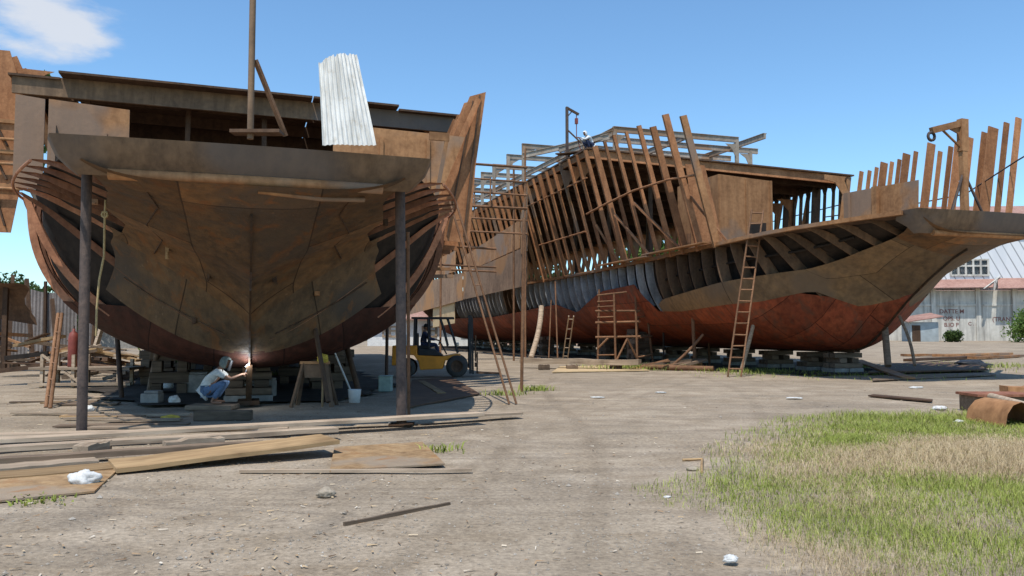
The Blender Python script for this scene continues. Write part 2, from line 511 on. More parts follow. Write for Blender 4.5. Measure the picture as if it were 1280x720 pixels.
class Hull:
    def __init__(self, zb, zred, zst, L=48.0, mr=(-1.8, 7.5), fe=(4, .36), hollow=.3):
        self.hollow = hollow
        self.mr = mr; self.fe = fe
        self.zb = zb; self.zs = zst; self.zr = zred; self.L = L
        self.keel = [(-6.0, zb - .62), (-4.9, zb - .95), (-4.3, zb - 1.22), (-3.3, zb - 1.85), (-2.36, 2.75), (-1.4, 1.9), (-.75, 1.38), (-.3, 1.08), (0.2, .93), (1.5, .85), (L - 6, .85), (L, 2.6)]
    def zd(self, t):
        return 4.8 + (self.zb - 4.8) * max(0, (16 - t) / 22.0) ** 1.6 if t < 16 else 4.8
    def zk(self, t): return lerp_pts(self.keel, t)
    def bd(self, t):
        if t < 0: return 3.1 + 1.82 * math.sin(math.pi / 2 * (t + 6) / 6)
        if t > self.L - 10: return 5.0 - 0.6 * ((t - self.L + 10) / 10) ** 2
        return 4.92 + 0.12 * math.sin(math.pi / 2 * min(1, t / 6))
    def b(self, t, z):
        zk, zd = self.zk(t), self.zd(t)
        v = max(0.0, min(1.0, (z - zk) / (zd - zk)))
        m = sstep(self.mr[0], self.mr[1], t)
        p = 0.2 + 0.6 * sstep(-6.3, -3.6, t) + self.hollow * sstep(-4.2, -1.4, t)
        fb = v ** p
        fm = (1 - (1 - v) ** self.fe[0]) ** self.fe[1] if v > 0 else 0
        return self.bd(t) * ((1 - m) * fb + m * fm)
    def zred(self, t):
        z = lerp_pts(self.zr, t)
        return z if z > self.zk(t) + .03 else self.zk(t)
    def zst(self, t):
        return max(self.zk(t) + 0.03, min(self.zd(t), lerp_pts(self.zs, t)))
    def panel(self, mb, side, t0, t1, lo, hi, nt_=40, nz_=14, off=0.0):
        ts = [t0 + (t1 - t0) * i / nt_ for i in range(nt_ + 1)]
        rows = []; uvr = []
        for tt in ts:
            zl, zh = lo(tt), hi(tt)
            row = []; ur = []
            girth = 0; prev = None
            for j in range(nz_ + 1):
                z = zl + (zh - zl) * (j / nz_) ** 1.35
                bb = self.b(tt, z)
                bb = max(0.0, bb + off * min(1, bb / .15))
                if prev: girth += math.hypot(bb - prev[0], z - prev[1])
                prev = (bb, z)
                row.append((side * bb, tt, z)); ur.append((tt, girth + 0.7))
            rows.append(row); uvr.append(ur)
        if side > 0:
            rows = rows[::-1]; uvr = uvr[::-1]
        mb.grid(rows, 0, uvr)

def build_ship(name, label, F, k, hull, cfg):
    root = empty(name, label, 'ferry hull', (F[0], F[1], 0), THETA, 'unfinished ferry hulls')
    root.scale = (k, k, k)
    H = hull; L = H.L
    zd = H.zd
    rnd = random.Random(cfg['seed'])
    # --- plating
    for side in (-1, 1):
        mb = MB()
        H.panel(mb, side, cfg.get('bottom_t0', -3.3), L, H.zk, H.zred, 110, 16)
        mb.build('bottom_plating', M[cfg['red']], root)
        mb = MB()
        te_ = cfg['strake_end']; ve = cfg['v_end']
        if 'strake_t0' in cfg:
            ts0 = cfg['strake_t0']
            H.panel(mb, side, ts0, te_, H.zk, lambda t_: lerp_pts([(ts0, 4.05), (ts0 + .5, 3.75), (te_, 2.75)], t_), 20, 16, 0.012)
            vlo = H.zk
            vend = cfg['v_z']
        else:
            H.panel(mb, side, -4.4, te_, H.zred, lambda t_: H.zst(t_) if t_ < te_ - .6 else H.zst(t_) - (t_ - te_ + .6) * 0.25, 46, 10, 0.012)
            vlo = H.zst
            vend = H.zst(ve)
        vu = lambda t_: max(vlo(t_) + .001, (zd(-5.7) - .32) + (vend - zd(-5.7) + .32) * max(0, t_ + 5.7) / (ve + 5.7))
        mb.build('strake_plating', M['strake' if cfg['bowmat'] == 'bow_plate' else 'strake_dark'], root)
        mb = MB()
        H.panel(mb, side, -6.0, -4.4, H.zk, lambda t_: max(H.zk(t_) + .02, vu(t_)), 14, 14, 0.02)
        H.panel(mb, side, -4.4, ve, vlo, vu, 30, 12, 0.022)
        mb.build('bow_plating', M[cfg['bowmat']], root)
        mb = MB()
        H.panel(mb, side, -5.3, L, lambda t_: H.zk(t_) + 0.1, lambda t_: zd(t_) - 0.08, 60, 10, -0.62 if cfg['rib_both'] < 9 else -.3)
        mb.build('hold_shade_shell', M['steel_and_shade'], root)  # shell added inside the ribs to look like the unlit hold
    # --- ribs
    tt = -4.5
    while tt < cfg['rib_end']:
        for side in ((-1, 1) if tt < cfg['rib_both'] else (-1,)):
            z0 = max(H.zk(tt) + 0.05, min(H.zred(tt), H.zst(tt)) - 0.35)
            if tt < ve: z0 = max(z0, vu(tt) - .4)
            elif 'strake_t0' in cfg: z0 = max(H.zk(tt) + .1, min(H.zred(tt) - .3, 3.2))
            z1 = zd(tt) - 0.09
            pts = []
            n = 14
            for j in range(n + 1):
                z = z0 + (z1 - z0) * j / n
                pts.append((H.b(tt, z) - 0.03, z))
            if tt < 2.4: pts[-1] = (H.bd(tt) - .05, z1); pts[-2] = ((pts[-2][0] + H.bd(tt) * .5 + pts[-3][0] * .5) / 2, pts[-2][1])
            web = (0.36 if tt > 7 else 0.46 if tt > -1 else 0.34) if cfg['rib_both'] < 9 else (.17 if tt < 2.4 else .4)
            inn = []
            for j in range(n + 1):
                a = pts[max(0, j - 1)]; b_ = pts[min(n, j + 1)]
                dx, dz = b_[0] - a[0], b_[1] - a[1]
                l_ = math.hypot(dx, dz) + 1e-6
                inn.append((max(0.02, pts[j][0] - dz / l_ * web), pts[j][1] + dx / l_ * web * (1 - 0.8 * (j / n) ** 3)))
            th = 0.022
            mb = MB()
            ra = [(side * p[0], tt - th, p[1]) for p in pts]; rb = [(side * p[0], tt - th, min(p[1], z1)) for p in inn]
            rc = [(side * p[0], tt + th, min(p[1], z1)) for p in inn]; rd = [(side * p[0], tt + th, p[1]) for p in pts]
            mb.grid([ra, rb] if side < 0 else [rb, ra], smooth=False)
            fl = 0.07
            rb2 = [(side * p[0], tt - fl, min(p[1], z1)) for p in inn]; rc2 = [(side * p[0], tt + fl, min(p[1], z1)) for p in inn]
            mb.grid([rb2, rc2], smooth=False)
            mb.grid([rc, rd], smooth=False)
            mb.grid([rd, ra], smooth=False)
            grey = tt > 1 and cfg['grey'](tt, side)
            mb.build('rib', M['rib_grey' if cfg['rib_both'] < 9 else 'rib_brown'] if grey else M['rib_rust' if cfg['rib_both'] > 9 else 'rib_brown'], root)
        tt += cfg['rib_step'](tt)
    # --- stringers along the ribs
    for side in (-1, 1):
        for fz in (0.5,):
            mb = MB()
            pts = []
            for i in range(60):
                ti = -3.2 + (L - 4) * i / 59
                z = H.zst(ti) + (zd(ti) - H.zst(ti)) * fz if ti < 7.6 else H.zred(ti) + (zd(ti) - H.zred(ti)) * fz
                pts.append((side * (H.b(ti, z) - 0.46), ti, z))
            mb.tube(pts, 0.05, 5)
            mb.build('stringer', M['steel_and_shade'], root)
    # --- deck, deck edge, transom, stem
    mb = MB()
    rows = []
    for i in range(61):
        ti = -5.9 + (L + 5.9) * i / 60
        bb = H.bd(ti) - 0.02
        if ti < cfg['edge0']: bb = min(bb, 3.05 + max(0, ti + 1.5) * .4)
        rows.append([(-bb, ti, zd(ti) - 0.09), (bb, ti, zd(ti) - 0.09)])
    mb.grid(rows[::-1], smooth=False)
    rows2 = [[(p[0], p[1], p[2] + 0.05) for p in r] for r in rows]
    mb.grid(rows2, smooth=False)
    mb.build('deck', M['rust_dark'], root)
    for side in (-1, 1):
        mb = MB()
        for i in range(60):
            e0 = cfg['edge0']; a = e0 + (L - e0) * i / 60; b_ = e0 + (L - e0) * (i + 1) / 60
            mb.beam((side * H.bd(a), a, zd(a) - 0.03), (side * H.bd(b_), b_ + 0.01, zd(b_) - 0.03), 0.16, 0.13)
        if cfg['edge0'] > 0:
            ea = MB(); ea.tube([(side * (H.bd(a) - .05), a, zd(a) - .12) for a in np.linspace(-4.55, cfg['edge0'] + .2, 24)], .03, 6); ea.build('edge_angle', M['rib_rust'], root)
        mb.build('deck_edge', M[cfg['edge']], root)
    mb = MB()
    pl = [(-H.b(L, 2.6 + j * 0.22), L, 2.6 + j * 0.22) for j in range(11)]
    pr = [(-p[0], L, p[2]) for p in pl]
    mb.grid([pl, pr], smooth=False)
    mb.build('transom', M['rust_plate'], root)
    mb = MB()
    pts = [(0, a, z - 0.02) for a, z in H.keel[1:9]]
    for p, q in zip(pts, pts[1:]):
        mb.beam(p, q, 0.04, 0.11)
    mb.beam((0, 0.2, .87), (0, L - 6, .79), 0.3, 0.12)
    mb.build('stem_bar', M['bow_plate'], root)
    # --- bulwark band around the bow
    mb = MB()
    plan = []
    for a in (-5.3, -5.6, -5.9): plan.append((-min(H.bd(a), 3.22) - 0.02, a, min(1, (a + 5.1) / -.75)))
    for i in range(13):
        h = -3.12 + 6.24 * i / 12
        plan.append((h, -6.05 - 0.10 * (1 - (h / 3.12) ** 2), 1.0))
    for a in (-5.9, -5.6, -5.3): plan.append((min(H.bd(a), 3.22) + 0.02, a, min(1, (a + 5.1) / -.75)))
    bh = cfg['band']
    top, mid, bot = [], [], []
    for (x, y, f) in plan:
        zz = zd(max(-6, y))
        cy = y + 0.30 * f if y < -5.8 else y + 0.05
        top.append((x, y, zz + 0.05 + cfg.get('sag', 0) * x))
        mid.append((x * (1 - 0.045 * f), y + 0.14 * f, zz - bh * 0.55 * f - 0.01))
        bot.append((x * (1 - 0.12 * f), cy + 0.08, zz - bh * f - 0.03))
    mb.grid([bot, mid, top])
    inner = [(p[0] * 0.985, p[1] + 0.03, p[2]) for p in top]
    mb.grid([top, inner], smooth=False)
    mb.build('bow_bulwark', M['band'], root)
    mb = MB()
    nb = [p for p in bot[4:-4]]
    mb.tube([(p[0], p[1] - 0.06, p[2] + 0.02) for p in nb], 0.10, 8)
    mb.build('rubbing_bar', M['rust_plate'], root)
    # --- flared side frames
    zr = cfg['roofz']
    def frame(side, ti, top, wd, name='side_frame', mat=None, base_off=0.0, hb=None):
        bb = (H.bd(ti) if hb is None else hb) + base_off
        ztop = zr(side * 7.3) + top
        p = Vector((side * (bb - 0.05), ti, zd(ti) - 0.12)); 
        full = 10.2 - 4.8
        q = Vector((side * (bb + cfg.get('lean', {}).get(side, 2.3) * (ztop - zd(ti)) / full), ti + rnd.uniform(-.05, .05), ztop))
        m_ = MB()
        d = (q - p).normalized()
        s = Vector((d.z, 0, -d.x)) * (wd / 2)
        y = Vector((0, 0.022, 0))
        m_.add([p - s - y, p + s - y, q + s * .86 - y, q - s * .86 - y, p - s + y, p + s + y, q + s * .86 + y, q - s * .86 + y],
               [(0, 1, 2, 3), (7, 6, 5, 4), (0, 4, 5, 1), (1, 5, 6, 2), (2, 6, 7, 3), (3, 7, 4, 0)])
        # face flange on the outboard edge
        y2 = Vector((0, 0.06, 0)); e = s * (1.0 if side > 0 else -1.0)
        m_.add([p + e - y2, p + e + y2, q + e * .86 + y2, q + e * .86 - y2], [(0, 1, 2, 3)])
        if name == 'side_frame' and ti > cfg['roof0']:
            # bracket under the roof
            x0 = q.x - side * 0.15
            m_.slab([(x0, ti - .02, ztop - .35), (x0 - side * 1.1, ti - .02, ztop - .38), (x0 - side * .85, ti - .02, ztop - .5), (x0 - side * .35, ti - .02, ztop - 1.0), (x0 - side * 0.3, ti - .02, ztop - 1.6)], 0.03)
        return m_.build(name, mat or M['rust_lit'], root)
    for side, t0, t1, st, tops in cfg['frames']:
        ti = t0
        i = 0
        while ti < t1:
            inroof = ti > cfg['roof0'] - 0.3
            top = cfg['top_in'][side] + rnd.uniform(-.05, .05) if inroof else tops[i % len(tops)]
            wd = rnd.choice((0.17, 0.2, 0.24, 0.34))
            frame(side, ti, top, wd, mat=M['rust_lit'] if rnd.random() < .85 else M['rust_plate'])
            ti += st * rnd.uniform(.94, 1.06); i += 1
    for (ti, top, wd) in cfg.get('posts', []):
        # free standing bulwark posts on the far side of the bow
        p = Vector((H.bd(ti) - 0.05, ti, zd(ti) - 0.1))
        zt = top
        q = Vector((p.x + 0.30 * (zt - p.z) * 0.6, ti, zt))
        m_ = MB()
        m_.beam(p, q, wd, 0.05, (0, 1, 0))
        m_.build('bulwark_post', M['rust_lit'], root)
    # --- roof / upper deck
    r0, r1 = cfg['roof0'], L - 2
    zroof = lambda h: zr(h)
    mb = MB()
    hw = 7.35
    hn, hf = cfg.get('roof_h', (-7.35, 7.35)); sk = cfg.get('skew', 0.0)
    def rq(h0, h1, t0, t1, dz0, dz1):
        vs = [(h, t_ + sk * (h - hn), zroof(h) + dz) for dz in (dz0, dz1) for t_ in (t0, t1) for h in (h0, h1)]
        mb.add(vs, [(0, 2, 3, 1), (4, 5, 7, 6), (0, 1, 5, 4), (2, 6, 7, 3), (0, 4, 6, 2), (1, 3, 7, 5)])
    for (h0, h1, dt, dz) in cfg['roof_sheets']:
        rq(h0, h1, r0 - dt, r1, dz, 0.07 + dz)
    mb.build('upper_deck', M['rust_dark'], root)
    mb = MB()
    fd = cfg['fascia']
    rq(hn + .1, hf - .1, r0 + 0.05, r0 + 0.17, -fd, -0.004)
    mb.build('fascia_beam', M['band'] if cfg['fascia'] > .5 else M['rust_lit'], root)
    for side in (-1, 1):
        mb = MB()
        for i in range(20):
            a = r0 + 0.2 + (r1 - r0 - .2) * i / 20; b_ = r0 + .2 + (r1 - r0 - .2) * (i + 1) / 20
            he = hn + .08 if side < 0 else hf - .08
            a += sk * (he - hn); b_ += sk * (he - hn)
            mb.beam((he, a, zroof(he) - 0.16), (he, b_, zroof(he) - 0.16), 0.08, 0.3)
        mb.build('side_girder', M['rust_lit'], root)
    ti = r0 + 1.2
    while ti < r1 - 1:
        mb = MB()
        rq(hn + .2, hf - .2, ti, ti + 0.05, -0.42, -0.004)
        mb.build('roof_beam', M['rust_dark'], root)
        ti += 2.4
    # far side wall of the car deck, upper half plated; closing bulkhead aft
    for side, za in cfg['walls']:
        mb = MB()
        def wx(z): return side * (4.95 + cfg.get('lean', {}).get(side, 2.3) * (z - 4.8) / 5.4)
        z0, z1 = za, zroof(side * 7) - 0.05
        mb.slab([(wx(z0), r0 + cfg.get('wall_in', 2.5), z0), (wx(z0), r1, z0), (wx(z1), r1, z1), (wx(z1), r0 + cfg.get('wall_in', 2.5), z1)], 0.03)
        mb.build('side_plating', M['rust_dark'], root)
    mb = MB()
    tb = cfg['bulkhead']
    zb0 = cfg.get('bulk_z', 4.8); hb0 = 4.9 + 2.2 * (zb0 - 4.8) / 5.2
    mb.slab([(-hb0, tb, zb0), (hb0, tb, zb0), (hf - .2, tb, zroof(hf) - .1), (hn + .2, tb, zroof(hn) - .1)], 0.05)
    mb.build('bulkhead', M['rust_dark'], root)
    for (h, ti) in cfg['pillars']:
        mb = MB()
        mb.beam((h, ti, zd(ti) - .05), (h + rnd.uniform(-.1, .1), ti, zroof(h) - .3), 0.16, 0.16)
        mb.build('pillar', M['rust_dark'], root)
    return root, frame

t = NT('shade_dark_soil')  # dark soil with the deep shade under the hulls put into its colour
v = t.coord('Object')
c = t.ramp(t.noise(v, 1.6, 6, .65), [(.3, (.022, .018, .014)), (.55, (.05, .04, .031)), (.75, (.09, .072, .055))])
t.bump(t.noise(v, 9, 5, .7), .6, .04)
M['shade_soil'] = t.fin(c, .9, 0, .2)
zred_A = [(-3.3, 0), (-.95, 0), (-.7, 2.35), (-.3, 2.45), (.4, 2.55), (.6, 1.7), (2, 1.6), (6, 1.6), (12, 1.6), (24, 1.7), (48, 2.2)]
zred_B = [(-3.3, 3.1), (-1.3, 2.5), (-.7, 3.1), (1, 2.75), (6, 2.5), (8, 2.55), (9.1, 3.85), (13, 3.7), (17.3, 2.7), (19.8, 3.25), (34, 2.75), (62, 2.9)]
HA = Hull(4.95, zred_A, [(-6, 0), (-1.6, 1.9), (-.9, 3.0), (0.1, 4.0), (1.5, 4.25), (3.6, 4.45)], 44, (-1.7, .25), (2.5, .54), .5)
HB = Hull(5.28, zred_B, [(-6, 5.08), (-4.9, 4.78), (-1.1, 3.85), (3, 3.45), (7.6, 3.0)], 62, (-2.3, 2.6), (2.3, .5), .3)
FA = (-5.66, 17.3)
FB = (13.3, 30.6)
KA = 0.89
shipA, frA = build_ship('ferry_hull', 'rusty steel ferry hull seen bow-on at left, brown V-shaped bow over two poles', FA, KA, HA, dict(
    seed=3, rib_end=31, rib_both=99, rib_step=lambda t_: .6 if t_ < 2.4 else 1.12, bottom_t0=-.66, strake_t0=-1.75, strake_end=-.6, v_end=-1.45, v_z=3.85, bowmat='bow_dark', edge='rust_dark', edge0=2.5, red='red_shaded', top_in={-1: .85, 1: -.12}, grey=lambda t_, s: int(t_ * 7.3) % 3 == 0, band=0.50, sag=0.0, roofz=lambda h: 9.85 - 0.012 * h,
    frames=[(1, 4.4, 43, 1.0, (-.35, -.15, -.6, -.3)), (-1, 9.2, 43, 1.0, (-.2, .1))], roof0=7.9, fascia=0.62,
    roof_sheets=[(-7.35, -5.9, .05, -.09), (-5.85, 1.9, .5, 0), (1.95, 4.9, .42, .02), (4.95, 7.35, .2, -.06)],
    walls=[(-1, 4.9), (1, 4.9)], bulkhead=13.0, pillars=[(-5.2, 8.6), (-2.2, 9.0), (0.4, 8.6), (3.0, 9.0), (5.5, 8.8)]))
posts_B = []
for i, (px, py, wd) in enumerate([(1078, 214, .22), (1088, 213, .2), (1097, 209, .2), (1106, 203, .4), (1116, 202, .2), (1126, 199, .2), (1134, 192, .4), (1146, 189, .22), (1166, 179, .42), (1178, 189, .22), (1192, 183, .24), (1201, 178, .4), (1217, 172, .24), (1233, 165, .26), (1245, 159, .5), (1262, 153, .26), (1277, 147, .28)]):
    # which station of the far deck edge lies on that bearing
    best = None
    for s in range(0, 300):
        ti = -5.6 + s * 0.05
        h = HB.bd(ti) + 0.6
        X = FB[0] + .951 * h - .31 * ti; Y = FB[1] + .31 * h + .951 * ti
        e = abs(640 + X / Y * 1000 - px)
        if best is None or e < best[0]: best = (e, ti, Y)
    if best[0] < 14:
        posts_B.append((best[1], P(px, py, best[2]).z, wd))
shipB, frB = build_ship('ferry_hull', 'rusty ferry hull on the right with red bottom and open ribs along its flank', FB, 1.0, HB, dict(
    seed=11, rib_end=60, rib_both=3, rib_step=lambda t_: .95, strake_end=7.6, v_end=-1.1, bowmat='bow_plate', edge='rust_plate', edge0=-5.6, red='red', top_in={-1: -.12, 1: -.12}, grey=lambda t_, s: 7.5 < t_ < 44 and int(t_ * 9.1) % 9 != 0, band=0.62, roofz=lambda h: 9.96 - 0.10 * h, roof_h=(-6.5, 6.2), skew=-.29, lean={-1: 1.5, 1: 1.1},
    frames=[(-1, 2.0, 60, 1.14, (-.72, -.38, -.6, -.3, -.28, -.15, -.22, -.2)), (1, 10.2, 58, 1.14, (-.3, -.3))], roof0=11.0, fascia=0.42,
    roof_sheets=[(-6.55, 6.25, .1, 0)], posts=posts_B,
    walls=[(1, 8.6)], bulkhead=55.0, bulk_z=8.4, wall_in=8.5, pillars=[(-2.5, 12), (2.5, 12), (-2.5, 17), (2.5, 17), (-2.5, 22), (2.5, 22)]))

for nm_, F_, k_, tA, tB, hw_ in (('hull_shade_sheet', FA, KA, .6, 46, 4.6), ('hull_shade_sheet', FB, 1.0, -.6, 62, 4.7)):
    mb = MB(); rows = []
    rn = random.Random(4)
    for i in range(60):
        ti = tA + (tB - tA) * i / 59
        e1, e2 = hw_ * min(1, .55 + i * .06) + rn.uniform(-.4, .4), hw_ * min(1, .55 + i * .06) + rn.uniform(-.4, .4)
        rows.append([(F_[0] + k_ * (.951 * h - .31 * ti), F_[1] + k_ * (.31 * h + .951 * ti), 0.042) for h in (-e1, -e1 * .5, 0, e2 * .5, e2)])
    mb.grid(rows); tag(mb.build(nm_, M['shade_soil']), kind='structure')  # dark sheet painted as the shade under each hull

# --- extra parts of the left ferry
mb = MB(); mb.slab([(-4.02, -2.0, 4.9), (-2.5, -2.0, 4.9), (-2.5, -2.0, 6.5), (-4.02, -2.0, 6.6)], 0.03)
mb.box((-3.9, -2.06, 5.5), (.08, .1, 1.1)); mb.box((-2.95, -2.06, 5.45), (.08, .1, 1.0)); mb.build('hatch_plate', M['rust_plate'], shipA)
mb = MB(); mb.slab([(-4.75, -1.5, 4.8), (-4.2, -1.5, 4.8), (-4.2, -1.5, 6.72), (-4.75, -1.5, 6.78)], 0.03); mb.build('hatch_plate', M['rust_plate'], shipA)
mb = MB(); mb.slab([(2.2, 3.0, 4.8), (4.9, 3.0, 4.8), (6.15, 3.0, 7.75), (2.2, 3.0, 7.85)], 0.03)
mb.box((3.6, 2.95, 6.2), (.1, .08, 2.6)); mb.box((5.0, 2.95, 6.4), (.1, .08, 2.4)); mb.build('wing_bulkhead', M['rust_plate'], shipA)
mb = MB(); mb.beam((4.6, 0.5, 4.85), (5.0, 0.5, 7.05), .1, .06); mb.box((4.78, .5, 7.08), (.55, .07, .22)); mb.build('fairlead_post', M['rust_plate'], shipA)
for z in (6.4, 7.2, 8.0):
    mb = MB()
    mb.tube([(-6.9 - .1 * (8 - z), 8.8, z), (-9.6, 8.8, z)], 0.05, 6); mb.build('frame_rail', M['rust_plate'], shipA)
# plates lying over the frames of both sides
mb = MB()
mb.slab([(-7.4, 9.0, 5.0), (-6.87, 9.0, 8.5), (-7.6, 9.0, 10.95), (-9.6, 9.0, 10.95), (-9.6, 9.0, 5.0)], .03)
mb.build('wing_plate', M['rust_lit'], shipA)
for z0, z1 in ((5.1, 6.5), (6.6, 7.6), (7.7, 8.6)):
    mb = MB(); mb.beam((-7.0, 8.93, z1), (-9.6, 8.93, z1 + .05), .08, .12); mb.build('stiffener', M['rust_plate'], shipA)
    for h in (-7.55, -8.1, -8.7):
        mb = MB(); mb.beam((h - .35, 8.94, z1 - .1), (h, 8.94, z0 + .1), .05, .2, (0, 1, 0)); mb.build('stiffener', M['rust_dark'], shipA)
for i, (ta, dz, dh) in enumerate(((4.7, 0, 0), (5.9, .12, .12), (7.2, .05, .2), (8.6, -.1, .3), (10.2, .1, .36))):
    mb = MB()
    mb.slab([(4.9 + dh, ta, 4.8), (6.75 + dh, ta, 4.7), (6.95 + dh, ta, 7.2), (7.3 + dh, ta, 9.75 + dz), (6.75 + dh, ta, 9.55 + dz), (5.75 + dh, ta, 7.0)], .03)
    mb.build('wing_plate', M['rust_lit'], shipA)
    mb = MB(); mb.beam((6.55 + dh, ta - .05, 4.9), (7.08 + dh, ta - .05, 9.6 + dz), .05, .1, (0, 1, 0)); mb.beam((6.0 + dh, ta - .05, 4.9), (6.85 + dh, ta - .05, 9.4 + dz), .04, .08, (0, 1, 0)); mb.build('stiffener', M['rust_dark'], shipA)
mb = MB(); wx = lambda z: 4.95 + 2.3 * (z - 4.8) / 5.4 + .17
mb.slab([(wx(4.8), 6.5, 4.8), (wx(4.8), 14, 4.8), (wx(7.8), 14, 7.8), (wx(7.8), 6.5, 7.8)], .02); mb.build('flare_plate', M['rust_lit'], shipA)
# stiffener strip, lifting lugs on the bow plating
mb = MB(); mb.tube([(.1, -5.75, 4.28), (1.2, -5.62, 4.22), (2.0, -5.45, 4.27)], .05, 6); mb.build('batten', M['rust_plate'], shipA)

mb = MB(); mb.prism([(-.5, 1.02), (-.1, .1), (.5, .1), (.5, .85)], 0, -.07, .07); mb.box((0, .2, .1), (.5, .8, .1)); mb.build('stem_foot', M['bow_dark'], shipA)
def hull_pt(H, side, ti, z, off=.03):
    return Vector((side * (H.b(ti, z) + off), ti - off, z))
for (side, ti, z, sx_, sz_, mt_) in ((-1, -2.1, 3.55, .07, .42, 'wood_tan'), (-1, -1.9, 3.0, .06, .2, 'rust_dark'), (1, -2.2, 2.95, .1, .14, 'rust_dark'), (-1, -.95, 2.05, .08, .14, 'rust_dark'), (1, -1.2, 2.7, .12, .1, 'rust_plate'), (-1, -3.4, 4.3, .16, .1, 'rust_plate'), (1, -3.0, 4.2, .1, .16, 'rust_dark')):
    p = hull_pt(HA, side, ti, z)
    mb = MB(); mb.box(p, (sx_, .08, sz_)); mb.box(p + Vector((0, -.05, -sz_ * .3)), (sx_ * .5, .06, sz_ * .3)); mb.build('lug', M[mt_], shipA)
for side in (-1, 1):
    for path in (((-5.2, 4.25), (-4.4, 4.1), (-3.4, 3.9), (-2.5, 3.7), (-1.6, 3.5)), ((-1.0, 1.75), (-.95, 2.2), (-.9, 2.6), (-.88, 3.0))):
        mb = MB(); mb.tube([hull_pt(HA, side, a, max(b_, HA.zk(a) + .05), .02) for a, b_ in path], .014, 5); mb.build('weld_bead', M['rust_dark'], shipA)
# --- extra parts of the right ferry
# vertical sponson side plating
def side_panel(za0, za1, zb0, zb1, t0, t1, mat, h=-6.9, holes=()):
    m_ = MB()
    m_.slab([(h, t1, za1), (h, t0, za0), (h, t0, zb0), (h, t1, zb1)], 0.03)
    o = m_.build('sponson_plate', mat, shipB)
    for (t_a, t_b, z_a, z_b, hh) in holes:
        k = MB(); k.slab([(h - .012, t_b, z_b), (h - .012, t_a, z_a), (h - .012, t_a, z_a + hh), (h - .012, t_b, z_b + hh)], 0.008)
        k.build('slot', M['steel_and_shade'], o)
side_panel(4.3, 4.05, 6.6, 6.0, 18.9, 33.6, M['rust_side'], holes=[(22, 29.5, 6.0, 5.5, .42), (23.6, 26.3, 4.38, 4.35, .4)])
side_panel(6.62, 6.02, 8.3, 7.3, 20.2, 33.5, M['rust_plate'], holes=[(20.2, 24.2, 7.5, 7.2, .45)])
side_panel(6.3, 6.2, 10.2, 8.4, 18.7, 19.9, M['rust_side'], h=-6.94)
side_panel(4.02, 3.2, 6.1, 6.3, 33.8, 60, M['rust_side'])
side_panel(6.35, 6.32, 8.0, 7.6, 36, 60, M['rust_plate'])
mb = MB(); mb.slab([(-6.7, 45, 2.0), (-6.7, 37, 2.3), (-6.7, 37, 4.0), (-6.7, 45, 3.8)], .03); mb.build('plywood_sheet', M['ply'], shipB)
# batten across the free frames
mb = MB(); mb.tube([(-5.95, 12.4, 7.6), (-6.0, 10, 7.75), (-6.0, 7, 7.9), (-5.95, 4, 7.85), (-5.8, 2.2, 7.7)], .05, 6); mb.build('batten', M['rust_lit'], shipB)
mb = MB(); mb.tube([(-5.75, 20, 6.8), (-5.75, 13, 6.8)], .045, 6); mb.tube([(-6.3, 22, 9.2), (-6.3, 11.5, 9.3)], .04, 6); mb.build('batten', M['rust_lit'], shipB)
# loose struts leaning between the frames
for (a, b_) in (((-5.2, 7.0, 5.0), (-5.7, 9.6, 7.2)), ((-5.1, 4.4, 5.0), (-5.9, 7.2, 7.4)), ((-4.7, 1.6, 5.0), (-5.6, 3.6, 7.6)), ((-5.0, 10.6, 5.0), (-5.7, 11.8, 7.0))):
    mb = MB(); mb.beam(a, b_, .09, .09); mb.build('strut', M['rust_lit'], shipB)
# deckhouse plate
mb = MB()
mb.slab([(-2.9, 5, 4.9), (-.25, 5, 4.9), (-.25, 5, 8.3), (-2.9, 5, 8.45)], .03)
mb.slab([(-2.9, 5.0, 4.9), (-2.9, 5.0, 8.45), (-2.9, 8.5, 8.5), (-2.9, 8.5, 4.9)], .03)
mb.box((-1.55, 4.95, 6.6), (.08, .08, 3.4)); mb.box((-.3, 4.95, 6.6), (.1, .1, 3.4))
dh = mb.build('deckhouse', M['rust_plate'], shipB)
mb = MB(); mb.box((-1.0, 4.965, 6.1), (.85, .05, .62)); mb.build('opening', M['steel_and_shade'], dh)
mb = MB(); mb.slab([(-4.9, 3.4, 4.9), (-3.7, 3.4, 4.9), (-4.6, 3.4, 8.4), (-5.5, 3.4, 8.4)], .025); mb.build('loose_plate', M['rust_lit'], shipB)
# far bulwark plates
mb = MB(); mb.slab([(4.75, 6.2, 4.9), (4.85, 4.2, 4.95), (4.95, 4.2, 8.2), (4.9, 6.2, 8.25)], .03)
mb.slab([(4.85, 4.15, 4.95), (4.8, 1.9, 5.0), (4.95, 1.9, 8.1), (4.95, 4.15, 8.2)], .03); mb.box((4.72, 4.2, 6.6), (.14, .3, 3.2)); mb.box((4.72, 6.0, 6.6), (.14, .3, 3.2)); mb.build('bulwark_plate', M['rust_plate'], shipB)
mb = MB(); mb.tube([(6.3, 9.5, 7.6), (5.9, 4, 7.3), (5.4, 0, 7.2), (4.6, -3, 7.9), (3.9, -5.6, 8.4)], .03, 5); mb.build('hand_cable', M['pole_dark'], shipB)
mb = MB(); mb.tube([(5.9, 16, 6.3), (5.9, 7, 6.4)], .04, 5); mb.tube([(6.3, 16, 7.9), (6.3, 7, 8.1)], .03, 5); mb.build('frame_rail', M['rust_dark'], shipB)
def far_t(px, h):
    r0_ = (px - 640) / 1000
    X0, Y0 = FB[0] + .951 * h, FB[1] + .31 * h
    return (X0 - r0_ * Y0) / (.31 + r0_ * .951)
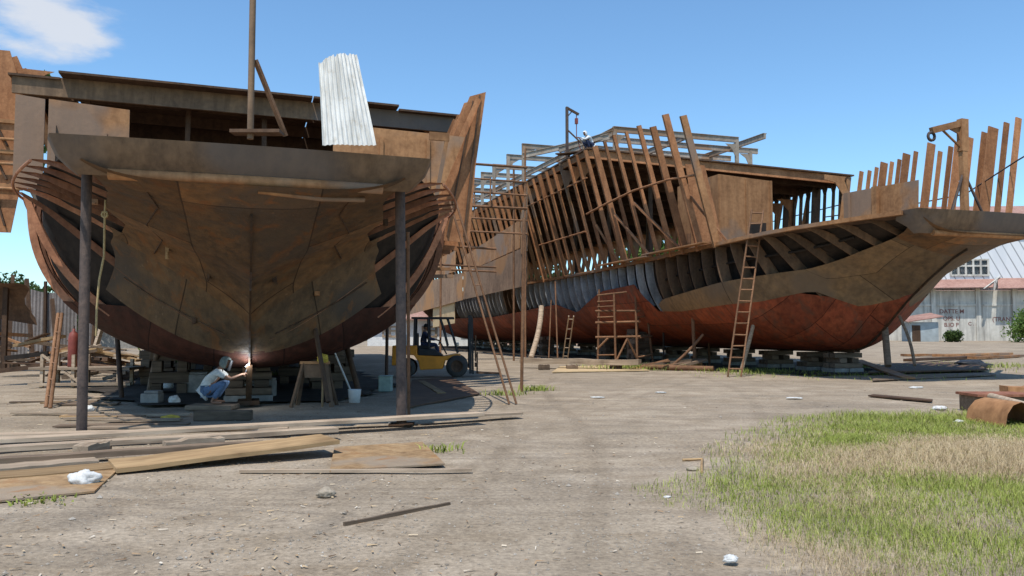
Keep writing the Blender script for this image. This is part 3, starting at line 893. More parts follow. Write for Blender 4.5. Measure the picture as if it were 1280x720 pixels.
for px, wd_ in ((972, .16), (985, .42), (995, .14), (1003, .16), (1012, .14), (1022, .5), (1033, .14), (1044, .14), (1053, .16)):
    ti = far_t(px, 5.7)
    mb = MB(); mb.beam((5.5, ti, 4.9), (5.8, ti, 9.25), wd_, .08, (0, 1, 0))
    for sg in (-1, 1):
        mb.slab([(5.8, ti + sg * .06, 9.25), (5.8, ti + sg * .5, 9.25), (5.77, ti + sg * .2, 9.0), (5.75, ti + sg * .06, 8.6)], .03)
    mb.build('window_bar', M['rust_dark'], shipB)
ta, tb_ = far_t(1058, 5.7), far_t(968, 5.7)
mb = MB(); mb.slab([(5.84, ta, 9.0), (5.84, tb_, 9.0), (5.87, tb_, 9.3), (5.87, ta, 9.3)], .03); mb.build('window_header', M['rust_dark'], shipB)
# portal frame at the forward end of the upper deck
mb = MB(); mb.slab([(5.75, 7.4, 9.3), (6.2, 7.4, 9.3), (5.95, 7.4, 7.6), (5.3, 7.4, 4.9), (4.9, 7.4, 4.9), (5.5, 7.4, 7.4), (5.65, 7.4, 8.4), (5.2, 7.4, 9.0), (4.6, 7.4, 9.1), (4.6, 7.4, 9.35)][::-1], .05); mb.build('portal_frame', M['rust_plate'], shipB)
# roof grillage for the next deck
def gbeam(p, q, w_=.12, h_=.3, name='bridge_beam'):
    m_ = MB(); m_.beam(p, q, w_, h_); m_.beam(Vector(p) + Vector((0, 0, .14)), Vector(q) + Vector((0, 0, .14)), .22, .03); return m_.build(name, M['beam_grey'], shipB)
GZ = 13.0
def upright(h, ti, top=GZ + .13, w_=.2):
    m_ = MB(); m_.beam((h, ti, 9.96 - .10 * h), (h, ti, top), w_, .14)
    s = 1 if h < 0 else -1
    m_.slab([(h, ti - .02, top - .3), (h + s * .75, ti - .02, top - .3), (h + s * .35, ti - .02, top - .55), (h + s * .12, ti - .02, top - 1.0)], .03)
    return m_.build('bridge_upright', M['beam_grey'], shipB)
for ti in (21.0, 24.1, 27.3, 30.2, 33.3, 36.5, 39.6, 43):
    gbeam((-6.5, ti, GZ), (5.9, ti, GZ)); upright(-6.4, ti); upright(5.8, ti)
GF = 12.3
gbeam((-4.0, 15.2, GF), (6.3, 15.2, GF)); gbeam((-4.0, 13.3, GF + .06), (3.7, 13.3, GF + .06)); gbeam((-4.0, 17.4, GF), (5.9, 17.4, GF))
upright(5.8, 15.2, GF + .1); upright(3.6, 13.3, GF + .1); upright(-3.9, 13.3, GF + .1); upright(-3.9, 17.4, GF + .1)
gbeam((-3.9, 13.3, GF + .02), (-3.9, 43, GZ)); gbeam((0.3, 13.3, GF - .04), (.3, 43, GZ - .05)); gbeam((4.4, 11.8, GF), (4.4, 43, GZ - .05))
gbeam((-5.6, 17.0, GF - .35), (-4.0, 13.4, GF - .15)); gbeam((-6.4, 21.0, GZ - .6), (-4.1, 13.5, GF - .3))
# staging board at the corner of the upper deck
mb = MB(); mb.beam((-6.9, 14.0, 10.95), (-5.2, 12.0, 10.9), .5, .06); mb.beam((-6.4, 13.6, 10.55), (-6.4, 13.6, 10.92), .08, .08); mb.beam((-5.5, 12.4, 10.5), (-5.5, 12.4, 10.88), .08, .08); mb.build('staging_board', M['rust_dark'], shipB)
# deck edge staging planks
for i in range(4):
    mb = MB(); a = 2.2 + i * 2.4
    mb.beam((-5.28, a, zz := HB.zd(a) + .07 + .05 * (i % 2)), (-5.22, a + 2.9, zz), .34, .05); mb.build('edge_plank', M['rust_plate'], shipB)

def shipw(F, k, h, t_, z):
    return Vector((F[0] + k * (.951 * h - .31 * t_), F[1] + k * (.31 * h + .951 * t_), k * z))

# ------------------------------------------------------------------ davits standing on the right ferry
r_ = empty('hand_crane', 'brown steel davit crane with hooked arm standing on the bow deck of the right ferry', 'crane', shipw(FB, 1, 1.05, -3.9, 5.2), THETA)
mb = MB(); mb.beam((0, 0, 0), (0, 0, 2.6), .2, .2); mb.beam((0, 0, 2.6), (.03, 0, 3.72), .3, .22); mb.build('post', M['rust_plate'], r_)
mb = MB(); mb.beam((.1, 0, 3.62), (-1.35, 0, 3.22), .16, .22); mb.tube([(-.05, 0, 2.7), (-.9, 0, 3.3)], .04, 6)
mb.slab([(-.08, -.02, 3.5), (-.08, -.02, 2.75), (-.2, -.02, 3.2), (-.7, -.02, 3.38)], .04); mb.build('arm', M['rust_plate'], r_)
mb = MB(); mb.tube([(-1.36 + .14 * math.sin(a), 0, 3.02 + .14 * math.cos(a)) for a in np.linspace(0, 2 * math.pi, 13)], .05, 6, caps=False); mb.build('hook', M['pole_dark'], r_)
for x, y in ((-.95, -.2), (.95, -.1), (.1, .9)):
    mb = MB(); mb.tube([(0, 0, 1.9), (x, y, 0)], .045, 6); mb.build('brace', M['pole_dark'], r_)

r_ = empty('hoist_post', 'thin steel hoist post with short arm and chain on the upper deck corner', 'hoist', shipw(FB, 1, -6.35, 14.0, 10.6), THETA)
mb = MB(); mb.beam((0, 0, 0), (0, 0, 2.95), .13, .13); mb.build('post', M['pole_dark'], r_)
mb = MB(); mb.beam((-.05, 0, 2.92), (.62, -.15, 2.55), .1, .12); mb.build('arm', M['rust_dark'], r_)
mb = MB(); mb.tube([(.05, 0, 1.7), (.75, -.2, 1.0)], .045, 6); mb.build('brace', M['rust_dark'], r_)
mb = MB(); mb.tube([(.0, 0, 2.4), (.3, 0, 2.75)], .03, 6); mb.build('brace', M['rust_dark'], r_)
mb = MB(); mb.tube([(.5, -.1, 2.55), (.5, -.1, 1.4), (.75, -.1, .6)], .025, 5); mb.box((.5, -.1, 2.2), (.14, .14, .3)); mb.build('chain', M['red_can'], r_)

# ------------------------------------------------------------------ mast and sheet on the left ferry
b0 = P(313, 164, 12.0)
r_ = empty('signal_mast', 'tall thin steel mast with raking brace on the left bow deck', 'mast', b0)
mb = MB(); mb.tube([(0, 0, -.12), (0, 0, 2.0), (-.01, 0, 4.4)], .048, 10); mb.build('pole', M['band'], r_)
e0 = P(357, 170, 12.6) - b0; e1 = P(319, 75, 12.05) - b0
mb = MB(); mb.beam(e1, e0, .07, .05); mb.build('brace', M['rust_pole'], r_)
mb = MB(); mb.box((.1, 0, -.02), (.75, .25, .05)); mb.build('base_plate', M['rust_dark'], r_)

mb = MB()
rows = []
NC = 66
for j in range(13):
    fj = j / 12
    row = []
    for i in range(NC + 1):
        fi = i / NC
        bl, br = P(403, 182, 12.05), P(470, 182, 12.35)
        tl, tr = P(398, 76, 12.35), P(446, 66, 12.7)
        p = (bl.lerp(br, fi)).lerp(tl.lerp(tr, fi), fj)
        n_ = Vector((.3, -.95, .1))
        bend = 0.10 * math.sin(math.pi * fi) * (0.4 + 0.6 * fj) + .02 * math.sin(5 * fj + 7 * fi)
        cor = 0.017 * math.cos(2 * math.pi * fi * 11)
        zz = -0.03 * (abs(fi - .5) * 2) ** 3 if j == 12 else 0
        zz -= 0.03 * (math.sin(fi * 19) > .8) * (j == 12)
        row.append(p + n_ * (bend + cor) + Vector((0, 0, zz)))
    rows.append(row)
mb.grid(rows)
t = NT('galvanised_sheet_white')
v = t.coord('Object')
c = t.ramp(t.noise(t.coord('Object', (6, 6, 1)), 1.5, 5, .6), [(.35, (.50, .48, .43)), (.6, (.72, .70, .65))])
c = t.mix(t.ramp(t.noise(v, 3.5, 5, .7, .4), [(.56, 0.0), (.7, .6)]), c, (.42, .36, .27))
M['galv'] = t.fin(c, .55, 0, .4)
tag(mb.build('corrugated_sheet', M['galv']), 'white corrugated metal sheet leaning upright on the left bow edge', 'metal sheet')

# ------------------------------------------------------------------ props, poles and ladders
def pole(name, a, b_, r, mat, label, cat='pole', n=10, group=None, bend=0.0):
    a = Vector(a); b_ = Vector(b_)
    m_ = MB()
    d = b_ - a
    side = Vector((1, .2, 0))
    pts = [d * (i / 6) + side * bend * math.sin(math.pi * i / 6) for i in range(7)]
    pts[0] = pts[0] - d.normalized() * .05
    m_.tube(pts, r, n)
    o = m_.build(name, mat, None, loc=a)
    return tag(o, label, cat, group)

def ladder(a, b_, width, n, r, mat, label, sidev=(1, 0.1, 0), rung_r=None):
    a = Vector(a); b_ = Vector(b_)
    root = empty('ladder', label, 'ladder', a)
    s = Vector(sidev).normalized() * width / 2
    d = b_ - a
    for sg in (-1, 1):
        m_ = MB(); m_.tube([s * sg, s * sg * .97 + d * .5, s * sg * .9 + d], r, 7); m_.build('rail', mat, root)
    for i in range(n):
        f = (i + .7) / n
        m_ = MB(); m_.tube([d * f - s * 1.02, d * f + s * 1.02 + Vector((0, 0, random.uniform(-.02, .02)))], rung_r or r * .8, 6); m_.build('rung', mat, root)
    return root

# thick pipes holding up the left bow
def pipe_prop(px, py, ptop, r, label):
    a = G(px, py)
    q = empty('support_pole', label, 'support pole', a, group='pipe props under the left bow')
    tp = P(ptop[0], ptop[1], a.y + .05) - a
    m_ = MB(); m_.tube([(0, 0, -.05), tp * .5, tp], r, 14); m_.build('pipe', M['pole_dark'], q)
    m_ = MB(); m_.box(tp, (.42, .3, .03)); m_.build('head_plate', M['rust_dark'], q)
    m_ = MB(); m_.box((0, 0, .012), (.4, .4, .03)); m_.build('foot_plate', M['rust_dark'], q)
pipe_prop(102, 545, (109, 199), .078, 'left dark steel pipe propping the bow of the left ferry')
pipe_prop(502, 531, (500, 224), .088, 'right dark steel pipe propping the bow of the left ferry')
pole('scaffold_pole', G(511, 524), P(510, 290, 14.4), .03, M['rust_pole'], 'thin rusty pole close beside the right bow prop', 'pole')

ladder(G(918, 471), P(947, 262, 29.3), .5, 15, .035, M['rust_pole'], 'tall rusty ladder leaning on the flank of the right ferry', (1, .15, 0), .03)
ladder(P(641, 505, 17.9), P(566, 252, 19.2), .16, 3, .026, M['rust_pole'], 'long narrow pair of poles leaning on the right side of the left ferry', (1, .1, 0), .012)
ladder(G(60, 510), P(75, 392, 18.6), .26, 6, .04, M['rust_pole'], 'crooked rusty ladder standing in the sun at far left', (1, -.9, 0), .02)
ladder(G(706, 452), P(714, 395, 37.4), .26, 5, .03, M['wood_grey'], 'short ladder in the shade under the right ferry', (1, .1, 0))
pole('timber_prop', G(926, 466), P(956, 340, 31.5), .075, M['wood_grey'], 'grey timber prop leaning behind the tall ladder', 'prop', bend=.05)
pole('scaffold_pole', G(652, 490), P(655, 272, 21.2), .045, M['rust_pole'], 'upright orange rusty pole between the two ferries')
pole('scaffold_pole', G(869, 461), P(861, 292, 34.6), .075, M['rust_pole'], 'thick rusty pole standing against the ribs of the right ferry')
pole('scaffold_pole', G(830, 455), P(828, 345, 37.0), .05, M['pole_dark'], 'dark pole under the ribs, left of the thick rusty pole')
pole('scaffold_pole', G(887, 457), P(884, 360, 35.5), .055, M['rust_pole'], 'thin rusty pole just right of the thick one')
pole('timber_prop', P(664, 446, 44), P(677, 383, 45.5), .15, M['wood_grey'], 'pale crooked log propping the red bottom of the right ferry', 'prop', bend=.12)
pole('hanging_pipe', P(686, 446, 43), P(689, 375, 44), .035, M['rust_pole'], 'thin pipe hanging by the ribs right of the crooked log')
pole('hanging_pipe', P(697, 446, 42), P(694, 352, 43), .04, M['rust_pole'], 'longer thin pipe nearest the short ladder')
pole('shore_post', P(1110, 456, 28.9), P(1106, 410, 29.6), .12, M['wood_dark'], 'dark upright shore under the stem of the right ferry', 'shore')
pole('shore_post', P(1143, 455, 27.8), P(1124, 395, 29.0), .055, M['wood_dark'], 'thin bent dark shore leaning by the stem of the right ferry', 'shore', bend=.1)
# shores under the left ferry
pole('shore_post', G(186, 492), P(205, 398, 20.0), .075, M['wood_dark'], 'thick dark shore leaning under the left bow near the white bag', 'shore')
pole('shore_post', P(152, 497, 19.2), P(146, 415, 20.6), .06, M['rust_dark'], 'upright dark shore nearest the left pipe prop', 'shore')
pole('shore_post', P(410, 500, 16.4), P(388, 378, 17.4), .05, M['rust_dark'], 'dark steel shore behind the white pipe under the bow', 'shore')
pole('shore_post', P(449, 492, 19.5), P(424, 398, 20.5), .07, M['rust_dark'], 'thick dark shore right of the white pipe under the bow', 'shore')
pole('pale_pipe', G(442, 497), P(396, 388, 17.2), .022, M['white'], 'thin white pipe leaning under the left bow', 'pipe')
pole('shore_post', P(483, 470, 24), P(484, 405, 24.6), .05, M['rust_dark'], 'slim upright shore near the right pipe prop', 'shore')

# rope hanging beside the left prop
mb = MB()
rp = [P(132, 250, 13.6), P(131, 268, 13.6), P(130, 320, 13.6), P(124, 350, 13.6), P(121, 385, 13.6), P(120, 420, 13.6)]
mb.tube(rp, .018, 6)
mb.tube([rp[1] + Vector((.05 * math.cos(a), 0, .05 * math.sin(a))) for a in np.linspace(0, 6.28, 9)], .02, 6, caps=False)
tag(mb.build('rope', M['rope']), 'tan rope with a knot hanging from the left bow', 'rope')

# scaffold tower beside the right ferry
sc0 = G(772, 457)
sr = empty('scaffold_tower', 'small rusty scaffold tower with rungs and diagonal braces beside the right ferry', 'scaffold', sc0)
xs_ = [P(747, 452, sc0.y).x - sc0.x, P(768, 452, sc0.y).x - sc0.x, P(796, 452, sc0.y).x - sc0.x, P(820, 452, sc0.y).x - sc0.x]
Ht = 3.65
ups = [((xs_[0], 0, 0), (xs_[0] + .1, 0, Ht)), ((xs_[1], -.5, 0), (xs_[1] - .05, -.4, Ht - .25)), ((xs_[2], -.2, 0), (xs_[2] - .08, -.2, Ht + .15)), ((xs_[3], .7, 0), (xs_[3] - .3, .7, 2.6)), ((xs_[2] + .2, 1.0, 0), (xs_[2] + .2, 1.0, 3.4))]
for a, b_ in ups:
    mb = MB(); mb.tube([Vector(a) - Vector((0, 0, .1)), b_], .055, 7); mb.build('upright', M['rust_pole'], sr)
def rail(a, b_, r=.045): m_ = MB(); m_.tube([a, b_], r, 6); m_.build('rail', M['rust_pole'], sr)
for z in (1.35, 2.05, 2.6): rail((xs_[0] - .1, 0, z), (xs_[2] + .15, -.2, z + random.uniform(-.05, .1)), .06)
rail((xs_[0], 0, 3.35), (xs_[2] - .5, -.3, 3.5), .05)
for z in (.5, 2.3, 2.8, 3.05): rail((xs_[0], -.03, z), (xs_[1], -.45, z + .03), .035)
for z in (.4, 1.3, 2.3): rail((xs_[2], -.2, z), (xs_[3] - .05, .7, z + .1), .045)
for z in (2.0, 2.5, 2.8, 3.1): rail((xs_[2], -.2, z), (xs_[2] + .2, 1.0, z + .1), .03)
for a, b_ in (((xs_[0], 0, .8), (xs_[1] - .35, -.3, 1.3)), ((xs_[1] + .05, -.5, .3), (xs_[1] + .55, -.4, 1.25)), ((xs_[2] - .05, -.25, .4), (xs_[1] + .55, -.4, 1.3))):
    mb = MB(); mb.tube([a, b_], .05, 6); mb.build('brace', M['rust_pole'], sr)

# horizontal staging pipes between the ferries
st = empty('staging_scaffold', 'scaffold of horizontal pipes high in the gap between the two ferries', 'scaffold', (0, 43.5, 0))
for x, y, zt in ((0.75, 1.6, 12.0), (-3.9, .2, 12.0), (.1, 1.4, 10.8)):
    mb = MB(); mb.tube([(x, y, -.1), (x, y, zt)], .06, 7); mb.build('upright', M['rust_pole'], st)
for i, (zl, zr_, xl) in enumerate([(11.0, 10.95, -4.6), (10.2, 10.1, -4.6), (9.45, 9.35, -4.8), (8.6, 8.6, -4.6), (7.95, 7.9, -4.6), (7.2, 7.15, -4.4), (6.35, 6.3, -4.4), (5.3, 5.25, -4.7), (5.05, 5.0, -4.7)]):
    mb = MB(); mb.tube([(xl, 0, zl), (.85 if i < 6 else -.9, 1.6, zr_)], .055 if i % 3 else .075, 7); mb.build('ledger', M['rust_pole'], st)
for x, z0, z1 in ((-3.0, 7.2, 11), (-2.1, 7.9, 9.4), (-1.2, 8.6, 10.2)):
    mb = MB(); mb.tube([(x, .8, z0), (x, .8, z1)], .05, 6); mb.build('standard', M['rust_pole'], st)
# loose stage boards fixed to the flank of the left ferry
sb = empty('stage_bracket', 'pair of dark stage beams sticking out from the right flank of the left ferry', 'staging', P(545, 330, 20.5))
mb = MB(); mb.beam((-.9, .2, -.1), (.35, .4, -.1), .08, .08); mb.build('beam', M['rust_plate'], sb)
mb = MB(); mb.beam((-1.1, -.3, -.35), (.45, -.1, -.32), .09, .09); mb.build('beam', M['rust_plate'], sb)
mb = MB(); mb.beam((-.15, -.3, -.38), (-.7, -.1, -1.25), .07, .07); mb.build('strut', M['rust_plate'], sb)
mb = MB(); mb.beam((-.75, -.1, .0), (-.25, -.1, .2), .1, .03); mb.build('board', M['wood_tan'], sb)

# ------------------------------------------------------------------ keel blocks
def crib(loc, hgt, rz, first=[None], label='stack of timber keel blocks under a ferry keel'):
    pass
def make_crib(hgt, label, wd=1.0):
    root = empty('keel_block', label, 'keel block', group=None)
    n = 4
    hh = hgt / n
    for i in range(n):
        along = i % 2
        for sgn in (-1, 1):
            m_ = MB()
            if i == 0:
                m_.box((sgn * wd * .28, 0, hh / 2), (wd * .5, .75, hh - .012))
            elif along:
                m_.box((0, sgn * .2, hh * (i + .5)), (wd, .3, hh - .012))
            else:
                m_.box((sgn * .28, 0, hh * (i + .5)), (.32, .8, hh - .012))
            m_.build('block', M['concrete'] if i == 0 else M['wood_dark'], root, bevel=.015)
    return root
cr0 = make_crib(.79, 'stack of timber blocks under the keel of the right ferry', 1.3)
tag(cr0, group='keel blocks under the right ferry')
lst = [1.0, 2.6, 5.2, 8, 11, 14, 17, 20, 23, 26, 30, 34, 38, 42, 46, 50, 54]
for i, ti in enumerate(lst):
    o = cr0 if i == 0 else copy_tree(cr0)
    o.location = shipw(FB, 1, 0, ti, 0); o.rotation_euler = (0, 0, THETA + random.uniform(-.05, .05))
cr1 = make_crib(.79 * KA - .01, 'stack of timber blocks under the keel of the left ferry', 1.0)
tag(cr1, group='keel blocks under the left ferry')
for i, ti in enumerate([1.4, 4.2, 7, 10, 13, 17, 21, 25, 30, 36]):
    o = cr1 if i == 0 else copy_tree(cr1)
    o.location = shipw(FA, KA, 0, ti, 0); o.rotation_euler = (0, 0, THETA + random.uniform(-.05, .05))
# taller bilge cribs
def bilge(F, k, h, ti, ht, label):
    rt = empty('bilge_crib', label, 'crib', shipw(F, k, h, ti, 0), THETA + random.uniform(-.1, .1))
    n = max(3, int(ht / .24))
    for i in range(n):
        for s in (-1, 1):
            m_ = MB()
            z = ht / n * (i + .5)
            if i % 2: m_.box((0, s * .25, z), (.95, .24, ht / n - .01))
            else: m_.box((s * .3, 0, z), (.24, .85, ht / n - .01))
            m_.build('timber', M['wood_dark'], rt, bevel=.012)
bilge(FB, 1, -3.3, 12.0, 1.75, 'tall timber crib behind the scaffold tower')
bilge(FB, 1, -2.6, 17.0, 1.3, 'timber crib in the shade left of the scaffold tower')
bilge(FB, 1, -2.7, 27.0, 1.3, 'far timber crib under the right ferry near the forklift mast')
bilge(FA, KA, -2.2, 5.0, 1.15, 'timber crib in the shade under the left ferry, left of the welder')
bilge(FA, KA, 2.3, 5.5, 1.2, 'timber crib in the shade under the left ferry, right of the trestle')
bilge(FA, KA, 2.8, 12.0, 1.2, 'deeper timber crib under the right bilge of the left ferry')

for k_, (h, ti) in enumerate(((-3.0, 9.5), (3.0, 9.0), (-2.6, 14), (2.6, 16), (-1.6, 7.2), (1.5, 8.4))):
    bilge(FA, KA, h, ti, 1.05, ('timber crib deep under the left ferry, ' + ('outer left one', 'outer right one', 'far left one', 'far right one', 'inner left one', 'inner right one')[k_]))
# ------------------------------------------------------------------ people
def skin_mesh(name, nodes, edges, mats, root, seg=1, matfn=None, parent=None, extra=None):
    names = list(nodes)
    idx = {n: i for i, n in enumerate(names)}
    me = bpy.data.meshes.new(name + '_skeleton')
    me.from_pydata([nodes[n][0] for n in names], [(idx[a], idx[b]) for a, b in edges], [])
    tmp = bpy.data.objects.new(name + '_tmp', me)
    COL.objects.link(tmp)
    tmp.modifiers.new('skin', 'SKIN').use_smooth_shade = True
    sd = me.skin_vertices[0].data
    for n in names:
        r = nodes[n][1]
        sd[idx[n]].radius = (r, r) if isinstance(r, (int, float)) else r
        sd[idx[n]].use_root = (n == root)
    s = tmp.modifiers.new('sub', 'SUBSURF'); s.levels = 2; s.render_levels = 2
    dg = bpy.context.evaluated_depsgraph_get()
    dg.update()
    m2 = bpy.data.meshes.new_from_object(tmp.evaluated_get(dg))
    bpy.data.objects.remove(tmp)
    bm = bmesh.new(); bm.from_mesh(m2)
    if extra:
        extra(bm)
    bm.to_mesh(m2); bm.free()
    m2.name = name
    m2.materials.clear()
    for m in mats: m2.materials.append(m)
    for p in m2.polygons:
        p.use_smooth = True
        p.material_index = matfn(p.center) if matfn else 0
    o = bpy.data.objects.new(name, m2)
    COL.objects.link(o)
    if parent: o.parent = parent
    return o

def head_into(bm, c, fwd, up, r=.1):
    fwd = fwd.normalized(); up = (up - fwd * up.dot(fwd)).normalized(); side = up.cross(fwd)
    rot = Matrix((fwd, side, up)).transposed().to_4x4()
    base = Matrix.Translation(c) @ rot
    ret = bmesh.ops.create_uvsphere(bm, u_segments=20, v_segments=14, radius=r)
    for v_ in ret['verts']:
        x, y, z = v_.co / r
        sx = 0.98; sy = 0.80 - (0.16 * max(0, -z)); sz = 1.18
        f = Vector((x * sx, y * sy, z * sz))
        if x > 0.3:
            nose = math.exp(-((y / .16) ** 2 + ((z + .12) / .22) ** 2)) * .22
            brow = math.exp(-(((z - .16) / .12) ** 2)) * .05
            eye = -sum(math.exp(-(((y - s * .34) / .16) ** 2 + ((z - .03) / .12) ** 2)) for s in (-1, 1)) * .07
            mouth = math.exp(-((y / .3) ** 2 + ((z + .5) / .09) ** 2)) * .05
            chin = math.exp(-((y / .3) ** 2 + ((z + .85) / .2) ** 2)) * .1
            f.x += nose + brow + eye + mouth + chin
        v_.co = base @ (f * r)
    for s in (-1, 1):
        e = bmesh.ops.create_uvsphere(bm, u_segments=8, v_segments=6, radius=r * .22)
        for v_ in e['verts']:
            v_.co = base @ (Vector((v_.co.x * .9, v_.co.y * .4, v_.co.z * 1.4)) + Vector((-.05 * r, s * .82 * r, -.05 * r)))

def hand_nodes(N, E, tag_, wrist, fwd, curl, side, thumb):
    """five-finger hand growing out of joint `wrist`"""
    wp = Vector(N[wrist][0])
    fwd = fwd.normalized(); side = (side - fwd * side.dot(fwd)).normalized()
    palm = wp + fwd * .075
    N[tag_ + 'palm'] = (palm, (.036, .020)); E.append((wrist, tag_ + 'palm'))
    for k, (off, ln) in enumerate(((-.030, .066), (-.010, .076), (.010, .072), (.030, .056))):
        p0 = palm + side * off * .9 + fwd * .018
        p1 = p0 + fwd * ln * .45 + curl * ln * .12 + side * off * .12
        p2 = p1 + fwd * ln * .30 + curl * ln * .35
        p3 = p2 + fwd * ln * .08 + curl * ln * .38
        prev = tag_ + 'palm'
        for j, q in enumerate((p0, p1, p2, p3)):
            nm = '%sf%d%d' % (tag_, k, j)
            N[nm] = (q, (.0095, .0095) if j < 3 else (.0075, .0075)); E.append((prev, nm)); prev = nm
    t0 = wp + fwd * .03 - side * .030 * thumb + curl * .01
    t1 = t0 + fwd * .035 - side * .022 * thumb + curl * .015
    t2 = t1 + fwd * .028 + curl * .012
    prev = tag_ + 'palm'
    for j, q in enumerate((t0, t1, t2)):
        nm = '%st%d' % (tag_, j); N[nm] = (q, (.0115, .0115)); E.append((prev, nm)); prev = nm

def person(label, loc, rz, J, cfg):
    root = empty('person', label, 'person', loc, rz)
    N = {}; E = []
    V = Vector
    N['pelvis'] = (V(J['pelvis']), (.135, .12))
    mid = V(J['pelvis']).lerp(V(J['chest']), .5)
    N['waist'] = (mid + V(J.get('bow', (-.03, 0, 0))), (.12, .105))
    N['chest'] = (V(J['chest']), (.145, .11))
    N['neck'] = (V(J['neck']), (.05, .05))
    hd = V(J['head'])
    N['skull'] = (V(J['neck']).lerp(hd, .55), (.052, .052))
    E += [('pelvis', 'waist'), ('waist', 'chest'), ('chest', 'neck'), ('neck', 'skull')]
    for s, sg in (('L', 1), ('R', -1)):
        for jn, r, pr in (('shoulder', .062, 'chest'), ('elbow', .042, None), ('wrist', .027, None)):
            N[s + jn] = (V(J[s + jn]), (r, r))
            E.append((pr or {'elbow': s + 'shoulder', 'wrist': s + 'elbow'}[jn], s + jn))
        N[s + 'hip'] = (V(J['pelvis']) + V((.02, sg * .1, -.02)), (.088, .088)); E.append(('pelvis', s + 'hip'))
        kn = V(J[s + 'knee']); an = V(J[s + 'ankle'])
        N[s + 'thigh'] = (N[s + 'hip'][0].lerp(kn, .5), (.078, .078)); E.append((s + 'hip', s + 'thigh'))
        N[s + 'knee'] = (kn, (.056, .056)); E.append((s + 'thigh', s + 'knee'))
        N[s + 'calf'] = (kn.lerp(an, .4) + V((-.015, 0, 0)), (.053, .053)); E.append((s + 'knee', s + 'calf'))
        N[s + 'ankle'] = (an, (.035, .035)); E.append((s + 'calf', s + 'ankle'))
        N[s + 'heel'] = (an + V((-.02, 0, -.035)), (.036, .03)); E.append((s + 'ankle', s + 'heel'))
        N[s + 'toe'] = (V(J[s + 'toe']), (.04, .028)); E.append((s + 'heel', s + 'toe'))
        f = (V(J[s + 'wrist']) - V(J[s + 'elbow'])).normalized()
        hand_nodes(N, E, s, s + 'wrist', f, V(J.get('curl', (0, 0, -1))), V((0, 1, 0)) if abs(f.y) < .8 else V((1, 0, 0)), -sg if abs(f.y) < .8 else 1)
    face = V(J['face'])
    skin_mesh('body', N, E, [M['skin']], 'pelvis', parent=root, extra=lambda bm: head_into(bm, hd, face, V(J['up'])))
    # clothes
    sh = {k: (N[k][0], tuple(x * g for x in N[k][1])) for k, g in (('pelvis', 1.17), ('waist', 1.24), ('chest', 1.2))}
    se = [('pelvis', 'waist'), ('waist', 'chest')]
    sh['collar'] = (N['chest'][0].lerp(N['neck'][0], .75), (.075, .072)); se.append(('chest', 'collar'))
    for s in 'LR':
        sh[s + 'shoulder'] = (N[s + 'shoulder'][0], (.078, .078)); se.append(('chest', s + 'shoulder'))
        end = .98 if cfg.get('long') else .72
        el = N[s + 'shoulder'][0].lerp(N[s + 'elbow'][0], end); sh[s + 'elbow'] = (el, (.062, .062)); se.append((s + 'shoulder', s + 'elbow'))
        if cfg.get('long'):
            sh[s + 'cuff'] = (N[s + 'elbow'][0].lerp(N[s + 'wrist'][0], .88), (.042, .042)); se.append((s + 'elbow', s + 'cuff'))
    if cfg.get('tail'):
        sh['tail'] = (V(cfg['tail']), (.15, .16)); se.append(('pelvis', 'tail'))
    skin_mesh('shirt', sh, se, [cfg['shirt']], 'pelvis', parent=root)
    tr = {'pelvis': (N['pelvis'][0], (.142, .128))}; te = []
    for s in 'LR':
        prev = 'pelvis'
        for k, r in (('hip', .1), ('thigh', .092), ('knee', .07), ('calf', .066)):
            tr[s + k] = (N[s + k][0], (r, r)); te.append((prev, s + k)); prev = s + k
        tr[s + 'hem'] = (N[s + 'calf'][0].lerp(N[s + 'ankle'][0], .85), (.06, .06)); te.append((prev, s + 'hem'))
    skin_mesh('trousers', tr, te, [cfg['trousers']], 'pelvis', parent=root)
    # headgear
    fw = face.normalized(); up = (V(J['up']) - fw * V(J['up']).dot(fw)).normalized(); sd = up.cross(fw)
    rot = Matrix((fw, sd, up)).transposed()
    bm = bmesh.new()
    bmesh.ops.create_uvsphere(bm, u_segments=18, v_segments=12, radius=1)
    dele = [v_ for v_ in bm.verts if (v_.co.z < -.1 and v_.co.x > (.1 if not cfg.get('hood') else .35)) or v_.co.z < (-.25 if not cfg.get('hood') else -1.1) or (v_.co.x > .62 and v_.co.z < .35)]
    bmesh.ops.delete(bm, geom=dele, context='VERTS')
    for v_ in bm.verts:
        k = 1.0 if not cfg.get('hood') else 1.12 + .25 * max(0, -v_.co.z)
        v_.co = hd + rot @ Vector((v_.co.x * .108 * k, v_.co.y * .092 * k, v_.co.z * .128 * (1.0 if not cfg.get('hood') else 1.08)))
    me = bpy.data.meshes.new('headgear'); bm.to_mesh(me); bm.free()
    for p in me.polygons: p.use_smooth = True
    me.materials.append(cfg['hat'])
    o = bpy.data.objects.new(cfg.get('hatname', 'hair'), me); COL.objects.link(o); o.parent = root
    if cfg.get('mask'):
        m_ = MB()
        rows = []
        for j in range(7):
            zz = .07 - .22 * j / 6
            rows.append([hd + rot @ Vector((.085 + .055 * math.cos(a) - .012 * j / 6, .09 * math.sin(a) * (1 - .05 * j), zz)) for a in np.linspace(-1.5, 1.5, 11)])
        m_.grid(rows); m_.build('welding_mask', M['black'], root)
    return root

